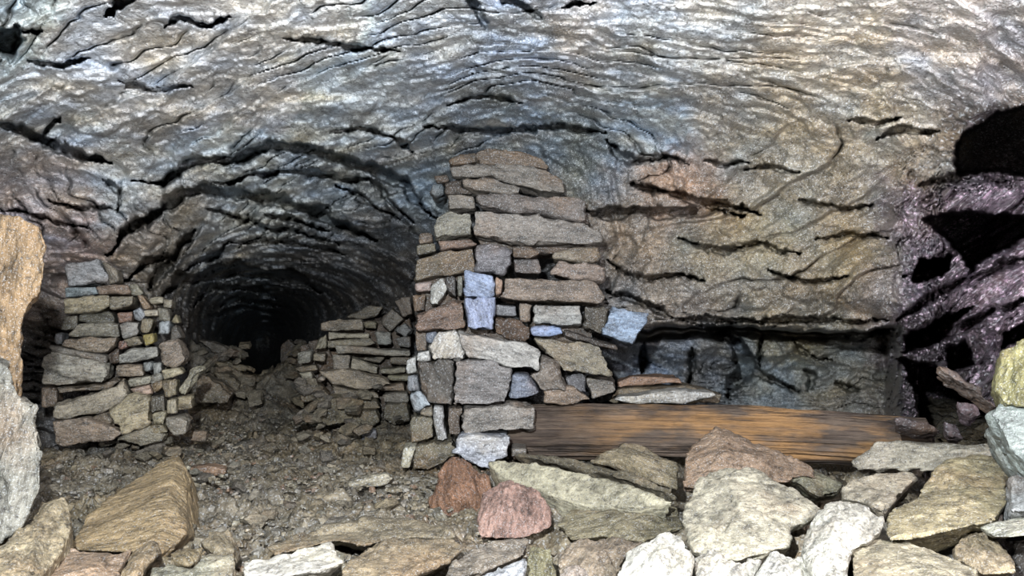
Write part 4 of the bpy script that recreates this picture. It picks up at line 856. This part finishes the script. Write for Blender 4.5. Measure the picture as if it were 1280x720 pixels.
# ---- the log
def build_log():
    t = NT('weathered_timber')
    out = t.n('ShaderNodeOutputMaterial'); bs = t.n('ShaderNodeBsdfPrincipled'); t.t.links.new(bs.outputs[0], out.inputs[0])
    tc = t.n('ShaderNodeTexCoord').outputs['Object']
    v = t.vmul(tc,(1.3,6,6)); n1 = t.noise(v,2.2,6,.6); v2 = t.vmul(tc,(2.2,40,40)); n2 = t.noise(v2,2.0,6,.7); n3 = t.noise(t.vmul(tc,(1,2.2,2.2)),2.3,4,.6)
    col = t.mix(t.ramp(n1,.36,.62),(.035,.024,.018),(.16,.12,.09))
    sx = t.n('ShaderNodeSeparateXYZ', i_0=tc).outputs[0]
    band = t.math('MULTIPLY', t.ramp(sx,.25,.9), t.ramp(sx,2.7,2.0))
    col = t.mix(t.math('MULTIPLY',t.ramp(n3,.47,.60),t.math('MULTIPLY',band,.7)),col,(.42,.23,.085))
    col = t.mix(t.math('MULTIPLY',t.ramp(n2,.5,.36),.8),col,(.05,.035,.03))
    t.t.links.new(col,bs.inputs['Base Color']); bs.inputs['Roughness'].default_value=.55
    h = t.math('ADD',t.math('MULTIPLY',n2,.6),n1)
    t.t.links.new(t.n('ShaderNodeBump',i_Strength=.9,i_Distance=.03,i_Height=h).outputs[0],bs.inputs['Normal'])
    A = P(640,540,3.95); B = P(1165,556,3.3)
    ax = B-A; Ln = np.linalg.norm(ax); X = ax/Ln; Zx = np.array([0,0,1.])-X*X[2]; Zx/=np.linalg.norm(Zx); Yx=np.cross(Zx,X)
    nu, nv = 420, 150
    u = np.linspace(0,Ln,nu); a = np.linspace(0,2*math.pi,nv,endpoint=False)
    U,Aa = np.meshgrid(u,a,indexing='ij'); U=U.ravel(); Aa=Aa.ravel()
    r = .150-.035*(U/Ln)**1.5
    q = np.stack([U*.9,np.cos(Aa)*1.6,np.sin(Aa)*1.6],1)
    r = r+.014*fbm(q*1.8,3,7)+.010*fbm(q*np.array([.8,5,5]),3,8)-.022*np.abs(pn(q*np.array([.7,9,9]),9))-.016*np.abs(pn(q*np.array([.5,4,4]),19))
    r = r*np.clip(np.minimum(U,Ln-U)/.05+.55,0,1)
    Vl = np.stack([U,np.cos(Aa)*r,np.sin(Aa)*r+.03*np.sin(U/Ln*3)],1)
    idx = np.arange(nu*nv).reshape(nu,nv); nx = np.roll(idx,-1,1)
    q4 = np.stack([idx[:-1],nx[:-1],nx[1:],idx[1:]],-1).reshape(-1,4)
    Fc = [tuple(f) for f in q4]+[tuple(idx[0][::-1]),tuple(idx[-1])]
    me = mesh_from('timber_log',Vl,Fc); me.polygons.foreach_set('use_smooth',np.ones(len(me.polygons),dtype=bool))
    o = link('timber_log',me,t.m); M=np.stack([X,Yx,Zx],1)
    o.matrix_world = Matrix([[*M[0],A[0]],[*M[1],A[1]],[*M[2],A[2]],[0,0,0,1]])
    o['label']='weathered orange-brown timber log lying behind the foreground rocks, right of the pillar'; o['category']='log'
build_log()
bpy.data.objects.remove(_tmp_ob)
# ------------------------------------------------------------------ camera and lamps
cam = bpy.data.cameras.new('camera'); co = bpy.data.objects.new('camera', cam); COL.objects.link(co)
cam.sensor_width = 36; cam.lens = F/1280*36; cam.shift_y = (HY-360)/1280; cam.clip_start = .02
co.location = (0,0,CZ); co.rotation_euler = (math.pi/2,0,0); S.camera = co
def lamp(name, loc, power, col, rad=.04, spot=None, aim=None, blend=.5):
    l = bpy.data.lights.new(name, 'SPOT' if spot else 'POINT'); l.energy = power; l.color = col; l.shadow_soft_size = rad
    o = bpy.data.objects.new(name, l); COL.objects.link(o); o.location = loc
    if spot:
        l.spot_size = math.radians(spot); l.spot_blend = blend
        o.rotation_euler = (Vector(aim)-Vector(loc)).to_track_quat('-Z','Y').to_euler()
    return o
lamp('hand_lamp', (-.24,.20,1.19), 660, (.93,.97,1.0), .03)
lamp('work_lamp', (.75,.35,.80), 90, (1.0,.96,.92), .05)
lamp('side_fill', (1.25,.80,1.2), 105, (1.0,.93,1.0), .05)  # unseen light added to bring out glints on the wet right wall
w = bpy.data.worlds.new('mine_dark'); S.world = w; w.use_nodes = True
w.node_tree.nodes['Background'].inputs[0].default_value = (.5,.6,.75,1); w.node_tree.nodes['Background'].inputs[1].default_value = .006
S.view_settings.view_transform = 'Standard'; S.view_settings.look = 'None'; S.view_settings.gamma = 1; S.view_settings.use_curve_mapping = False
S.view_settings.exposure = 0.0
